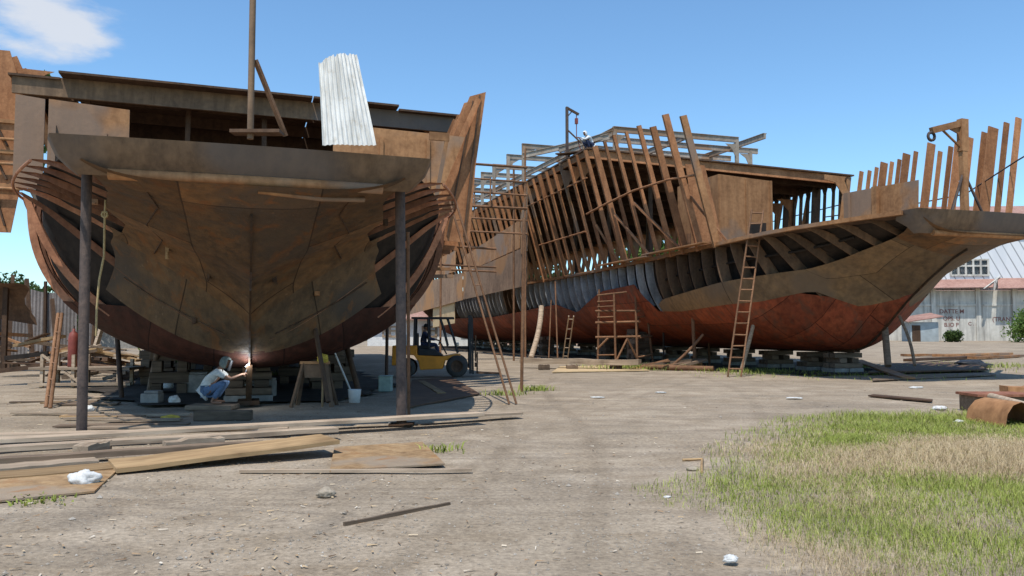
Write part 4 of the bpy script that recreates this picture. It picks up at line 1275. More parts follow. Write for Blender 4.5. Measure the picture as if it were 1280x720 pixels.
squat = dict(pelvis=(-.02, 0, .30), chest=(.17, 0, .60), neck=(.25, 0, .755), head=(.335, 0, .865), face=(1, 0, -.25), up=(.3, 0, 1), bow=(-.07, 0, .03),
             Lshoulder=(.20, .19, .67), Rshoulder=(.20, -.19, .67), Lelbow=(.42, .20, .50), Relbow=(.44, -.20, .52), Lwrist=(.62, .06, .58), Rwrist=(.64, -.07, .60),
             Lknee=(.38, .17, .47), Rknee=(.36, -.19, .45), Lankle=(.13, .15, .09), Rankle=(.11, -.16, .09), Ltoe=(.32, .17, .04), Rtoe=(.30, -.18, .04))
wl = G(272, 512)
wl = Vector((wl.x - .24, wl.y + .1, .1))
person('welder in loose white shirt and jeans squatting under the left bow', wl, R(12), squat, dict(shirt=M['cloth_white'], trousers=M['denim'], hat=M['cap_grey'], hood=True, hatname='head_wrap', mask=True, tail=(-.13, 0, .2), long=False))
# welding torch with its lit arc
tp = Vector((wl.x + .64 * math.cos(R(12)) + .014, wl.y + .64 * math.sin(R(12)) - .0, wl.z + .60))
arc_p = P(310, 458, 16.95)
tr_ = empty('welding_torch', 'welding torch in the welder\'s hands with a bright white arc', 'welding torch', tp)
mb = MB(); mb.tube([(-.06, 0, -.02), (.08, 0, .03), arc_p - tp], .014, 6); mb.build('handle', M['black'], tr_)
t = NT('welding_arc'); em = t.n('ShaderNodeEmission'); em.inputs[0].default_value = (.85, .93, 1, 1); em.inputs[1].default_value = 60
t.l(em.outputs[0], t.out.inputs[0])
mb = MB(); mb.lathe([(.0, -.045), (.03, -.03), (.045, 0), (.03, .03), (0, .045)], arc_p - tp, 'Z', 10); mb.build('arc', t.m, tr_)
ld = bpy.data.lights.new('welding_light', 'POINT'); ld.energy = 14; ld.color = (.8, .9, 1); ld.shadow_soft_size = .05
lo = bpy.data.objects.new('welding_light', ld); COL.objects.link(lo); lo.location = arc_p + Vector((0, -.14, .02))
# timber the welder squats on
mb = MB(); mb.box((0, 0, .05), (.95, .55, .1)); o = mb.build('timber_block', M['wood_dark'], None, bevel=.02, loc=(wl.x + .1, wl.y, 0)); tag(o, 'flat dark timber under the welder\'s feet', 'timber')
mb = MB(); mb.beam((0, 0, .09), (1.0, .12, .09), .2, .18); o = mb.build('timber_block', M['wood_dark'], None, bevel=.02, loc=G(243, 526)); tag(o, 'heavy squared timber lying in front of the welder', 'timber')

ws = shipw(FB, 1, -5.65, 12.5, 10.93)
sqw = dict(squat)
person('worker in white hooded clothes crouching on the upper deck corner', ws, R(205), sqw, dict(shirt=M['white'], trousers=M['navy'], hat=M['white'], hood=True, hatname='hood', long=True, tail=(-.1, 0, .24)))

# ------------------------------------------------------------------ forklift
FKX, FKY = -1.98, 29.0
fk = empty('forklift', 'orange forklift truck with black overhead guard parked between the ferries', 'forklift', (FKX, FKY, 0), R(3))
mb = MB()
prof = [(-2.3, .42), (-2.28, 1.12), (-1.42, 1.12), (-1.40, .78), (-.55, .74), (-.1, .82), (.12, .80), (.12, .6), (-.42, .60), (-.5, .30), (-1.3, .26), (-1.36, .55), (-1.52, .78), (-1.8, .80), (-2.05, .72), (-2.12, .42)]
mb.prism(prof, 1, -.56, .56); mb.build('body', M['yellow'], fk, bevel=.03)
mb = MB(); mb.prism([(-1.38, .77), (-1.38, 1.02), (-.78, .98), (-.5, .76)], 1, -.5, .5); mb.build('engine_cover', M['black'], fk, bevel=.02)
mb = MB(); mb.box((-1.22, 0, 1.06), (.5, .5, .12)); mb.box((-1.45, 0, 1.32), (.12, .48, .5)); mb.build('seat', M['black'], fk, bevel=.03)
for sx, sy, rr in ((0, -.5, .39), (0, .5, .39), (-1.78, -.48, .33), (-1.78, .48, .33)):
    wdt = .26
    wb = MB(); wb.lathe([(rr * .55, -wdt / 2), (rr * .93, -wdt / 2), (rr, -wdt / 2 + .05), (rr, wdt / 2 - .05), (rr * .93, wdt / 2), (rr * .55, wdt / 2)], (sx, sy, rr), 'Y', 28); wo_ = wb.build('wheel', M['rubber'], fk)
    wb = MB(); wb.lathe([(0, -wdt / 2 + .05), (rr * .3, -wdt / 2 + .04), (rr * .5, -wdt / 2 + .03), (rr * .56, -wdt / 2), (rr * .56, wdt / 2), (0, wdt / 2)], (sx, sy, rr), 'Y', 22); wb.build('rim', M['rust_dark'], wo_)
mb = MB()
for y in (-.5, .5):
    mb.tube([(-1.52, y, 1.1), (-1.50, y, 2.08)], .04, 6); mb.tube([(-1.0, y, 1.0), (-1.03, y, 2.1)], .04, 6)
    mb.tube([(.02, y, .85), (-.16, y, 1.5), (-.36, y, 2.1)], .04, 6); mb.tube([(-.62, y, 2.1), (-.50, y, 1.75), (-.34, y, 1.1)], .035, 6)
    mb.beam((-1.62, y, 2.1), (-.12, y, 2.1), .07, .07)
for i in range(8):
    mb.beam((-1.58 + i * .2, -.5, 2.11), (-1.58 + i * .2, .5, 2.11), .04, .04)
mb.build('overhead_guard', M['black'], fk)
mb = MB()
for y in (-.3, .3):
    mb.beam((.48, y, .12), (.44, y, 2.2), .1, .16, (0, 1, 0)); mb.beam((.57, y, .1), (.53, y, 2.1), .07, .1, (0, 1, 0))
for z in (.3, 1.1, 2.15): mb.box((.48, 0, z), (.08, .66, .1))
mb.tube([(.44, 0, .3), (.42, 0, 1.9)], .05, 8); mb.build('mast', M['black'], fk)
mb = MB(); mb.box((.66, 0, .42), (.06, 1.0, .12)); mb.box((.66, 0, .75), (.06, 1.0, .12))
for y in (-.45, -.22, 0, .22, .45): mb.box((.66, y, 1.0), (.04, .04, .9))
mb.box((.66, 0, 1.45), (.05, .96, .06)); mb.build('carriage', M['rust_dark'], fk)
for y in (-.3, .3):
    mb = MB(); mb.box((.72, y, .5), (.05, .13, .75)); mb.beam((.72, y, .14), (1.55, y, .11), .13, .045); mb.build('fork', M['rust_dark'], fk)
mb = MB(); mb.tube([(-.38, 0, .8), (-.62, 0, 1.25)], .03, 6); ring = [(-.63 + .1 * math.sin(a) * .4, .17 * math.cos(a), 1.27 + .17 * math.sin(a) * .75) for a in np.linspace(0, 2 * math.pi, 15)]; mb.tube(ring, .018, 5, caps=False); mb.build('steering_wheel', M['black'], fk)
for y in (-.44, .44):
    mb = MB(); mb.lathe([(0, -.03), (.06, -.03), (.075, .02), (.06, .05), (0, .06)], (.0, y, 1.15), 'X', 12); mb.build('headlight', M['lamp'], fk)
mb = MB(); mb.tube([(-1.9, -.3, 1.1), (-1.9, -.3, 1.5)], .11, 12); mb.build('gas_bottle', M['white'], fk)
sit = dict(pelvis=(-1.2, 0, 1.20), chest=(-1.19, 0, 1.52), neck=(-1.16, 0, 1.70), head=(-1.12, 0, 1.83), face=(1, 0, 0), up=(0, 0, 1), bow=(-.03, 0, 0),
           Lshoulder=(-1.17, .19, 1.60), Rshoulder=(-1.17, -.19, 1.60), Lelbow=(-.98, .25, 1.40), Relbow=(-.98, -.25, 1.40), Lwrist=(-.76, .15, 1.37), Rwrist=(-.76, -.15, 1.37),
           Lknee=(-.76, .15, 1.20), Rknee=(-.76, -.15, 1.20), Lankle=(-.66, .14, .89), Rankle=(-.66, -.14, .89), Ltoe=(-.52, .14, .83), Rtoe=(-.52, -.14, .83))
for k_ in list(sit):
    if k_ not in ('face', 'up', 'bow'):
        sit[k_] = (sit[k_][0], sit[k_][1], sit[k_][2] - .05)
person('driver in navy work clothes seated in the orange forklift', (FKX, FKY, 0), R(3), sit, dict(shirt=M['navy'], trousers=M['navy'], hat=M['hair'], hatname='hair', long=True))

# ------------------------------------------------------------------ timbers, planks and scrap on the ground
def plank(a, b_, w_, h_, mat, label, lift=0.0, lift2=None, cat='plank', name='plank', group=None, sag=0.0):
    a = Vector(a); b_ = Vector(b_)
    a.z += lift + h_ / 2; b_.z += (lift if lift2 is None else lift2) + h_ / 2
    c_ = (a + b_) / 2
    d = (b_ - a)
    L_ = d.length
    m_ = MB()
    n = 8
    rn = random.Random(hash(label) % 1000 if False else int(abs(a.x * 131 + b_.y * 77)))
    sv = d.normalized().cross(Vector((0, 0, 1))).normalized()
    rows = []
    prof = [(-.5, -.5), (.5, -.5), (.5, .5), (-.5, .5), (-.5, -.5)]
    ww = [1 + rn.uniform(-.05, .05) for _ in range(n + 1)]
    zz = [rn.uniform(-.12, .12) * h_ - sag * math.sin(math.pi * i / n) for i in range(n + 1)]
    for i in range(n + 1):
        p = d * (i / n - .5)
        rows.append([(p + sv * (q[0] * w_ * ww[i]) + Vector((0, 0, q[1] * h_ + zz[i]))) for q in prof])
    # local frame: x along the plank
    ang = math.atan2(d.y, d.x)
    rz = Matrix.Rotation(-ang, 3, 'Z')
    rows = [[rz @ p for p in r] for r in rows]
    m_.grid(rows, smooth=False)
    m_.add(rows[0][:4], [(0, 1, 2, 3)]); m_.add(rows[-1][:4], [(3, 2, 1, 0)])
    o = m_.build(name, mat, None, loc=c_)
    o.rotation_euler = (0, 0, ang)
    return tag(o, label, cat, group)

# left foreground stack
plank(G(-60, 569), G(600, 529), .34, .05, M['wood_grey'], 'longest weathered grey board lying across the left foreground', .14)
plank(G(-60, 578), G(420, 547), .26, .06, M['wood_grey'], 'weathered grey beam lying just in front of the longest board', .10)
plank(G(-40, 588), G(330, 562), .2, .07, M['wood_dark'], 'dark narrow beam below the grey boards at left', .05)
plank(G(-60, 556), G(360, 545), .3, .04, M['wood_grey'], 'sunlit grey board behind the longest board, left part', .10)
plank(G(-60, 604), G(170, 584), .5, .03, M['wood_tan'], 'broad tan board behind the flat sheet at the left edge', .02)
plank(G(-60, 596), G(120, 580), .4, .05, M['wood_grey'], 'broad grey board behind the broad tan one at left', .02)
plank(G(330, 540), G(650, 523), .26, .04, M['wood_grey'], 'sunlit grey board behind the longest board, right part', .08)
plank(G(100, 573), G(130, 566), .22, .16, M['wood_grey'], 'short log bearer under the grey boards', 0, name='log_bearer', cat='log')
plank(G(205, 566), G(278, 560), .22, .16, M['wood_grey'], 'pale squared bearer behind the tan plank', 0, name='log_bearer', cat='log')
plank(G(140, 589), G(412, 566), .78, .05, M['wood_tan'], 'wide tan plank tilted up at its right end', .03, .16)
plank(G(300, 592), G(590, 590), .07, .03, M['wood_grey'], 'thin dark strip in front of the tan plank', .01)
def sheet(pxs, mat, label, th=.02, lift=.015, name='steel_sheet', cat='sheet'):
    pts = [G(*p) for p in pxs]
    c_ = sum(pts, Vector()) / len(pts)
    m_ = MB()
    m_.slab([p - c_ + Vector((0, 0, lift)) for p in pts], th)
    return tag(m_.build(name, mat, None, loc=c_), label, cat)
M['sheet_tan'] = rust('tan_rusted_sheet', (.20, .115, .055), (.36, .22, .105), (.47, .32, .175), 1.6, .1, streak=.5, stain=(.27, .215, .16), bleed=(.30, .15, .06))
sheet([(412, 592), (556, 583), (528, 555), (418, 562)], M['sheet_tan'], 'flat tan rusted sheet right of the tilted plank')
sheet([(-40, 634), (118, 618), (150, 588), (-40, 600)], M['sheet_tan'], 'flat tan sheet at the left edge of the foreground')
sheet([(505, 512), (600, 494), (565, 473), (515, 476)], M['rust_dark'], 'flat dark sheet painted as the shadow in front of the forklift', .03)  # dark sheet laid as the ground shadow beside the left ferry
plank(G(527, 478), G(552, 494), .22, .05, M['wood_tan'], 'short tan board sloping beside the painted shadow', .0, .02)
plank(G(430, 655), G(562, 629), .03, .03, M['wood_dark'], 'thin dark strip half buried in the middle foreground', -.018)
# white bag and stone on the planks
def lump(name, loc, s, mat, label, cat, seed=1, flat=1.0):
    bm = bmesh.new(); bmesh.ops.create_icosphere(bm, subdivisions=4, radius=1)
    for v_ in bm.verts:
        n_ = (.14 * mnoise.noise(v_.co * 9 + Vector((seed, 2, 1))) if name in ('sack', 'litter', 'plastic_bag', 'cloth_bundle') else 0) + mnoise.noise(v_.co * 1.3 + Vector((seed * 3.1, seed, 0))) * .35 + mnoise.noise(v_.co * 3.7 + Vector((seed, 0, seed * 2))) * .14
        v_.co = Vector((v_.co.x * s[0], v_.co.y * s[1], v_.co.z * s[2])) * (1 + n_)
        v_.co.z = max(v_.co.z, -s[2] * .55)
    me = bpy.data.meshes.new(name); bm.to_mesh(me); bm.free()
    for p in me.polygons: p.use_smooth = True
    me.materials.append(mat)
    o = bpy.data.objects.new(name, me); COL.objects.link(o)
    o.location = Vector(loc) + Vector((0, 0, s[2] * .5))
    return tag(o, label, cat)
lump('sack', G(104, 607), (.16, .11, .11), M['paper'], 'crumpled white sack lying on the tan sheet at left', 'sack', 2)
lump('stone', G(407, 620), (.09, .07, .055), M['stone'], 'rounded brown stone on the sand before the tan plank', 'stone', 5)
lump('stone', G(865, 588), (.07, .06, .03), M['stone'], 'flat stone on the open sand in the middle foreground', 'stone', 9)
def bag(loc, h, label):
    m_ = MB()
    prof_ = [(.0, 0), (.16, .02), (.2, .12), (.17, .25), (.09, .36), (.03, .42), (.06, .5)]
    rows = []
    for r_1, z in prof_:
        rows.append([(r_1 * math.cos(a) * (1 + .12 * math.sin(3 * a + z * 9)) * h / .5, r_1 * .6 * math.sin(a) * h / .5, z * h / .5) for a in np.linspace(0, 2 * math.pi, 19)])
    m_.grid(rows)
    return tag(m_.build('plastic_bag', M['paper'], None, loc=loc), label, 'bag')
bag(G(209, 487) + Vector((0, 0, 0)), .42, 'white plastic bag standing in the shade under the left bow')
lump('plastic_bag', G(112, 514), (.1, .08, .08), M['paper'], 'small white bag in the sun beside the left pipe prop', 'bag', 4)
lump('cloth_bundle', G(218, 505), (.13, .1, .12), M['cloth_white'], 'pale cloth bundle on the ground left of the welder', 'bundle', 7)
lump('yellow_rag', G(213, 524), (.16, .1, .05), M['yellow_cloth'], 'crumpled yellow rag on the shaded ground', 'rag', 8)
# bucket at the foot of the white pipe
mb = MB(); mb.lathe([(0, 0), (.12, 0), (.15, .3), (.155, .31), (.14, .3), (.11, .03), (0, .03)], (0, 0, 0), 'Z', 18)
tag(mb.build('bucket', M['white'], None, loc=G(443, 504)), 'white plastic bucket at the foot of the white pipe', 'bucket')
mb = MB(); mb.box((0, 0, .2), (.34, .34, .4)); mb.box((0, 0, .41), (.37, .37, .03))
tag(mb.build('crate', plain('pale_green_paint', (.30, .38, .33), .6), None, bevel=.015, loc=G(482, 489)), 'pale green box in the shade by the right pipe prop', 'crate')
# trestle with yellow cloth
tr0 = G(393, 508)
tr_ = empty('trestle', 'rusty steel trestle with splayed legs under the left bow', 'trestle', tr0)
for sx in (-1, 1):
    for sy in (-1, 1):
        mb = MB(); mb.beam((sx * .43, sy * .25, 0), (sx * .24, sy * .04, .92), .08, .05); mb.build('leg', M['rib_brown'], tr_)
mb = MB(); mb.box((0, 0, .94), (.62, .14, .06)); mb.build('top_bar', M['rust_plate'], tr_)
mb = MB(); mb.slab([(-.2, -.05, .62), (.2, -.05, .62), (.22, -.05, .9), (-.22, -.05, .9)], .03); mb.build('web_plate', M['rib_brown'], tr_)
lump('yellow_cloth', tr0 + Vector((.18, -.05, .95)), (.12, .1, .12), M['yellow_cloth'], 'yellow cloth draped over the top of the trestle', 'cloth', 3)
pole('torch_hose', tr0 + Vector((.2, -.12, 0)), tr0 + Vector((.2, -.12, .95)), .022, M['wood_tan'], 'thin tan stick hanging below the yellow cloth', 'stick')
# blocks around the stem
for i, (px, py, s, lab) in enumerate(((317, 498, (.34, .3, .36), 'grey concrete block just right of the welding arc'), (333, 497, (.4, .35, .42), 'tall concrete block under the stem of the left ferry'), (247, 492, (.7, .4, .5), 'wide concrete block in the shade behind the welder'), (190, 505, (.4, .3, .24), 'low grey block at the foot of the leaning shore'))):
    mb = MB(); mb.box((0, 0, s[2] / 2), s); mb.box((.03, 0, s[2] + .03), (s[0] * .8, s[1] * .9, .06)); tag(mb.build('concrete_block', M['concrete'], None, bevel=.02, loc=G(px, py)), lab, 'block')

# left middle distance: stage, cylinder, scrap, fence
sg = empty('work_stage', 'low timber stage with rails behind the left pipe prop', 'stage', P(118, 480, 23.5) * 1 - Vector((0, 0, P(118, 480, 23.5).z)))
for x in (-1.3, -.4, .9):
    for y in (-.4, .4):
        mb = MB(); mb.beam((x, y, 0), (x, y, .95 if x < 0 else .8), .09, .09); mb.build('leg', M['wood_grey'], sg)
mb = MB(); mb.box((-.2, 0, .55), (2.9, 1.0, .07)); mb.build('top', M['wood_grey'], sg)
mb = MB(); mb.beam((-1.6, -.55, .1), (1.3, -.5, .12), .1, .08); mb.build('rail', M['wood_grey'], sg)
mb = MB(); mb.beam((-1.3, -.45, .95), (-.2, -.45, .15), .07, .05); mb.build('brace', M['wood_grey'], sg)
gc = empty('gas_cylinder', 'dull red gas cylinder standing on the low stage', 'gas cylinder', sg.location + Vector((-.65, 0, .58)))
mb = MB(); mb.lathe([(0, 0), (.13, 0), (.14, .03), (.14, .85), (.11, .98), (.04, 1.05), (.04, 1.12), (0, 1.12)], (0, 0, 0), 'Z', 16); mb.build('shell', M['red_can'], gc)
mb = MB(); mb.tube([(0, 0, 1.1), (0, 0, 1.2)], .03, 8); mb.build('valve', M['pole_dark'], gc)

fe = empty('corrugated_fence', 'grey corrugated sheet fence at the far left', 'fence', (-26.2, 41, 0), R(4))
for i in range(8):
    mb = MB()
    hgt = 3.9 + random.uniform(-.5, .35) - (1.1 if i in (3,) else 0)
    rows = []
    for z in (0.15, hgt * .5, hgt):
        rows.append([(-4.6 + i * 1.2 + k * .03, .035 * math.cos(k * 1.05) + .05 * (i % 2), z + (0.12 * math.sin(i * 3 + k * .07) if z == hgt else 0)) for k in range(41)])
    mb.grid(rows)
    mb.build('fence_sheet', M['fence_grey'] if 'fence_grey' in M else M.setdefault('fence_grey', rust('grey_fence_sheet', (.15, .13, .12), (.235, .205, .19), (.30, .265, .245), 1.0, .18, streak=.3)), fe)
for i in range(5):
    mb = MB(); mb.beam((-4.6 + i * 2.3, -.12, 0), (-4.5 + i * 2.3 + random.uniform(-.2, .2), -.12, 4.2), .12, .12); mb.build('post', M['rust_dark'], fe)
# scrap frames leaning against the fence
for i, (x, y, dx, h, lab) in enumerate(((-24.2, 38.6, .5, 4.4, 'thick dark girder leaning on the grey fence, left one'), (-22.9, 38.4, 1.0, 4.2, 'thick dark girder leaning on the grey fence, right one'), (-21.6, 38.2, .9, 3.2, 'short rusty girder leaning right of the grey fence'), (-20.2, 38.4, -.3, 2.6, 'pale narrow girder standing right of the grey fence'), (-23.6, 37.4, .7, 3.3, 'thin bar leaning between the dark girders'))):
    mb = MB(); mb.beam((0, 0, 0), (-dx, .9, h), .16 if i != 4 else .07, .2); tag(mb.build('leaning_girder', M['rust_dark'] if i < 3 else M['wood_grey'], None, loc=(x, y, 0)), lab, 'girder')
bh = empty('scrap_hull', 'dark fragment of an old hull lying at the left edge', 'hull fragment', (-19.4, 33.0, .45), R(10))
mb = MB(); rows = []
for i in range(9):
    a = i / 8 * math.pi * .5
    rows.append([(-2.6 + k * .7 + .2 * math.sin(i), -1.0 + 1.4 * math.sin(a), 3.1 - 1.3 * (1 - math.cos(a)) - .12 * k * (i / 8)) for k in range(4)])
mb.grid(rows); mb.build('plating', M['rust_dark'], bh)
for x in (-2.5, -1.2): 
    mb = MB(); mb.beam((x, -.4, -.45), (x, -.4, 3.0), .18, .18); mb.build('leg', M['rust_dark'], bh)
# heaps of scrap beams
def scrap_heap(loc, n, L_, w_, label, mats, seed, hh=.9):
    rt = empty('scrap_heap', label, 'scrap heap', loc)
    rn = random.Random(seed)
    for i in range(n):
        m_ = MB()
        a = rn.uniform(-.5, .5) + (1.4 if rn.random() < .25 else 0)
        l_ = rn.uniform(.5, 1) * L_
        c_ = Vector((rn.uniform(-w_, w_), rn.uniform(-.8, .8), .1 + rn.uniform(0, hh) * max(0, (1 - abs(i / n - .5)))))
        d = Vector((math.cos(a), math.sin(a), rn.uniform(-.25, .25))) * l_ / 2
        m_.beam(c_ - d, c_ + d, rn.choice((.1, .16, .3)), rn.choice((.05, .1, .16)))
        m_.build('scrap_beam', mats[i % len(mats)], rt)
scrap_heap((-22.0, 35.5, 0), 26, 2.6, 2.6, 'large dark scrap heap before the grey fence', [M['rust_dark'], M['rust_dark'], M['wood_dark'], M['rust_plate']], 3, 1.7)
scrap_heap((-17.6, 34.5, 0), 14, 2.4, 1.6, 'scrap heap with pale timbers left of the left ferry', [M['wood_grey'], M['rust_dark'], M['wood_tan']], 5, 1.0)
scrap_heap((-13.5, 27.0, 0), 10, 1.6, 1.2, 'low scrap pile in the shade beside the left ferry', [M['wood_dark'], M['rust_dark']], 8, .6)
scrap_heap((-16.2, 29.5, 0), 16, 2.2, 1.5, 'dark scrap heap nearest the left pipe prop', [M['rust_dark'], M['wood_dark'], M['steel_and_shade']], 15, 1.2)
plank(P(20, 440, 34), P(78, 428, 32.5), .3, .12, M['wood_tan'], 'pale broken timber resting across the dark scrap', .2, .2)

# flat boards paving the sunny ground at the left
for i in range(16):
    px = random.uniform(-10, 165); py = random.uniform(492, 540)
    if px > 60 + (py - 490) * 2.2: px *= .5
    a = G(px, py); b_ = a + Vector((random.uniform(1.0, 2.2), random.uniform(-.12, .4), 0))
    plank(a, b_, random.uniform(.12, .4), .03, random.choice([M['wood_grey'], M['wood_grey'], M['wood_tan'], M['wood_dark']]), 'weathered board lying flat on the sunlit ground at left', .004 + .004 * (i % 4), group='loose boards on the ground at left')

# middle: timber on blocks, pipes
plank(G(652, 460), G(800, 463), .5, .22, M['wood_grey'], 'thick grey timber raised on blocks before the right ferry', .22, name='timber_beam', cat='timber')
for px, lab in ((680, 'left dark bearer under the thick grey timber'), (715, 'middle dark bearer under the thick grey timber'), (770, 'right dark bearer under the thick grey timber')):
    plank(G(px - 7, 462), G(px + 7, 462), .5, .2, M['wood_dark'], lab, 0, name='log_bearer', cat='log')
sheet([(690, 466), (812, 464), (790, 457), (700, 459)], M['ply'], 'pale boards on the sand below the thick grey timber', .03, .01, name='board', cat='board')
pole('steel_pipe', G(806, 462) + Vector((0, 0, .12)), G(892, 464) + Vector((0, 0, .1)), .11, M['rust_pole'], 'rusty pipe lying at the foot of the thick rusty pole', 'pipe')
pole('steel_pipe', G(838, 462) + Vector((0, 0, .1)), P(879, 418, 34.2), .06, M['rust_pole'], 'crooked rusty bar rising from the lying pipe', 'bar', bend=.08)
scrap_heap(G(842, 462), 9, 1.7, 1.0, 'little pile of rusty bars by the lying pipe', [M['rust_plate'], M['rust_pole'], M['wood_dark']], 21, .4)
# right: scrap by the stem
plank(G(1072, 459), G(1136, 475), .42, .06, M['rust_plate'], 'tan channel bar sloping down beside the stem blocks', .28, .02, name='channel_bar', cat='bar')
sheet([(1085, 469), (1235, 465), (1215, 455), (1110, 457)], M['rust_dark'], 'grey steel sheet lying on the sand right of the stem', .06, .06)
sheet([(1090, 477), (1245, 470), (1235, 467), (1095, 471)], M['wood_dark'], 'dark strip of sheet in front of the grey steel sheet', .03, .02)
for i, (a, b_, lab) in enumerate((((1135, 453), (1215, 449), 'rusty plank in the far scrap row, left'), ((1170, 447), (1262, 444), 'rusty plank in the far scrap row, rearmost'), ((1215, 450), (1275, 447), 'rusty plank in the far scrap row, right'), ((1128, 446), (1200, 446), 'dark rusty plank nearest the thin shore'))):
    plank(G(*a), G(*b_), .5, .14, M['rust_plate'] if i else M['rust_dark'], lab, .05)
lump('tyre_heap', G(1214, 459), (.8, .4, .22), M['black'], 'flattened black tyre heap beyond the grey sheet', 'tyre heap', 12)
sheet([(1085, 496), (1165, 503), (1166, 501), (1092, 494.5)], M['rust_dark'], 'thin dark bar lying on the sand near the grass', .03, .01, name='steel_bar', cat='bar')
# box and pipes at the right edge
bx = empty('rusty_tank', 'rusty open box half hidden in the grass at the right edge', 'tank', G(1245, 514))
mb = MB(); mb.box((0, 0, .16), (1.1, .7, .32)); mb.build('shell', M['wood_dark'], bx, bevel=.02)
mb = MB(); mb.box((0, -.02, .345), (1.2, .8, .05)); mb.build('lid', rust('red_rust_lid', (.2, .07, .04), (.34, .13, .07), (.42, .2, .12), 1.5, .1), bx)
pole('steel_pipe', P(1240, 496, 15.6), P(1300, 512, 13.6), .07, M['wood_grey'], 'grey pipe lying over the rusty box at the right edge', 'pipe')
plank(G(1255, 499), G(1330, 500), .5, .22, M['rust_plate'], 'rusty plate end beyond the grey pipe at the right edge', .1)
mb = MB(); rows = []
for i in range(7):
    a = i / 6 * math.pi
    rows.append([(.28 * math.cos(a) * (1 + .1 * k), k * .35, .42 * math.sin(a)) for k in range(4)])
mb.grid(rows); tag(mb.build('broken_drum', M['rust_plate'], None, loc=G(1278, 534)), 'half of a rusty drum lying at the right edge of the grass', 'drum')
for i, (px, py, s, lab) in enumerate(((1175, 512, (.16, .1, .05), 'white rag at the far edge of the grass'), (1198, 528, (.09, .05, .03), 'small white scrap in the green grass'), (993, 498, (.2, .1, .02), 'white scrap lying on the open sand right of the middle'), (914, 702, (.055, .04, .03), 'white crumpled cup at the bottom of the grass'), (1145, 485, (.2, .06, .03), 'white litter on the sand beyond the grass'), (834, 622, (.035, .03, .012), 'tiny white chip on the sand in the foreground'), (826, 491, (.14, .08, .02), 'pale scrap on the sand before the scaffold tower'), (747, 497, (.16, .06, .02), 'pale litter on the sand left of centre'))):
    lump('litter', G(px, py), s, M['paper'], lab, 'litter', 20 + i)
# bent stick on the sand
mb = MB(); p0 = G(868, 578); mb.tube([G(853, 577) - p0 + Vector((0, 0, .02)), G(878, 577) - p0 + Vector((0, 0, .03)), G(877, 592) - p0 + Vector((0, 0, .02))], .018, 6); tag(mb.build('bent_stick', M['wood_tan'], None, loc=p0), 'bent pale stick lying on the sand before the grass', 'stick')

# ------------------------------------------------------------------ buildings on the right
def win(parent, c_, w_, h_, nx, axis_y, mat_frame, pane):
    m_ = MB()
    x0, z0 = c_[0] - w_ / 2, c_[2] - h_ / 2
    for i in range(nx + 1): m_.box((x0 + w_ * i / nx, axis_y, c_[2]), (.22, .16, h_))
    for z in (z0, z0 + h_ * .6, z0 + h_): m_.box((c_[0], axis_y + .003, z), (w_ + .22, .14, .2))
    f = m_.build('window', mat_frame, parent)
    p_ = MB(); p_.box((c_[0], axis_y + .1, c_[2]), (w_, .04, h_)); p_.build('pane', pane, f)
t = NT('stained_concrete_wall')
v = t.coord('Object')
c = t.ramp(t.noise(v, .5, 6, .65), [(.3, (.42, .395, .34)), (.55, (.62, .585, .51)), (.75, (.70, .67, .60))])
c = t.mix(t.ramp(t.noise(t.coord('Object', (1.6, 1, .12)), 1.1, 5, .6), [(.46, 0.0), (.64, .75)]), c, (.26, .24, .21))
t.bump(t.noise(v, 3, 5), .3, .05)
M['conc_wall'] = t.fin(c, .9)
t = NT('white_corrugated_cladding')
wv = t.n('ShaderNodeTexWave'); wv.inputs['Scale'].default_value = .32; wv.inputs['Distortion'].default_value = .0
mpv = t.n('ShaderNodeMapping'); mpv.inputs['Rotation'].default_value = (0, R(28), 0)
tcx = t.n('ShaderNodeTexCoord'); t.l(tcx.outputs['Object'], mpv.inputs[0]); t.l(mpv.outputs[0], wv.inputs['Vector'])
c = t.ramp(wv.outputs[0], [(.02, (.30, .30, .30)), (.07, (.70, .70, .70))])
c = t.mix(t.ramp(t.noise(t.coord('Object', (.5, .5, .12)), .6, 5), [(.45, 0.0), (.62, .5)]), c, (.50, .52, .55))
M['clad'] = t.fin(c, .6)
M['tile'] = rust('red_roof_sheet', (.24, .125, .095), (.37, .20, .155), (.45, .28, .225), .5, .08, streak=.3)
M['glass_dark'] = plain('dark_window_glass', (.03, .035, .045), .15, var=.2, spec=.6, bump=0)
M['pink'] = plain('pink_plaster', (.55, .36, .30), .9, var=.08, scale=.4)
M['paint_red'] = plain('faded_red_lettering', (.22, .10, .08), .9, var=.3, scale=2)

wh = empty('warehouse', 'old concrete warehouse with white cladding and red lean-to roof behind the right bow', 'warehouse', (58, 96, .5), R(-4))
mb = MB(); mb.box((0, 5, 3.05), (34, 10, 6.1)); mb.build('wall', M['conc_wall'], wh)
mb = MB()
for x in (-14, -10.5, -7.2, -2.0, 2.2, 6.5, 10.5): mb.box((x, -.06, 3.2), (.55, .2, 6.3))
mb.box((0, -.07, 4.35), (34, .12, .22)); mb.build('pilasters', M['conc_wall'], wh)
mb = MB()
mb.slab([(-17, -1.6, 6.15), (-1.0, -1.6, 6.3), (.6, 1.2, 7.5), (-17, 1.2, 7.4)], .12)
mb.slab([(-.6, -1.9, 6.15), (17, -1.9, 6.4), (17, 1.2, 7.6), (1.0, 1.2, 7.6)], .12); mb.build('lean_to_roof', M['tile'], wh)
mb = MB(); mb.slab([(-2.3, -2.0, 6.25), (1.0, 1.0, 7.75), (1.2, 1.0, 7.95), (-2.0, -2.0, 6.45)], .1); mb.build('flashing', M['conc_wall'], wh)
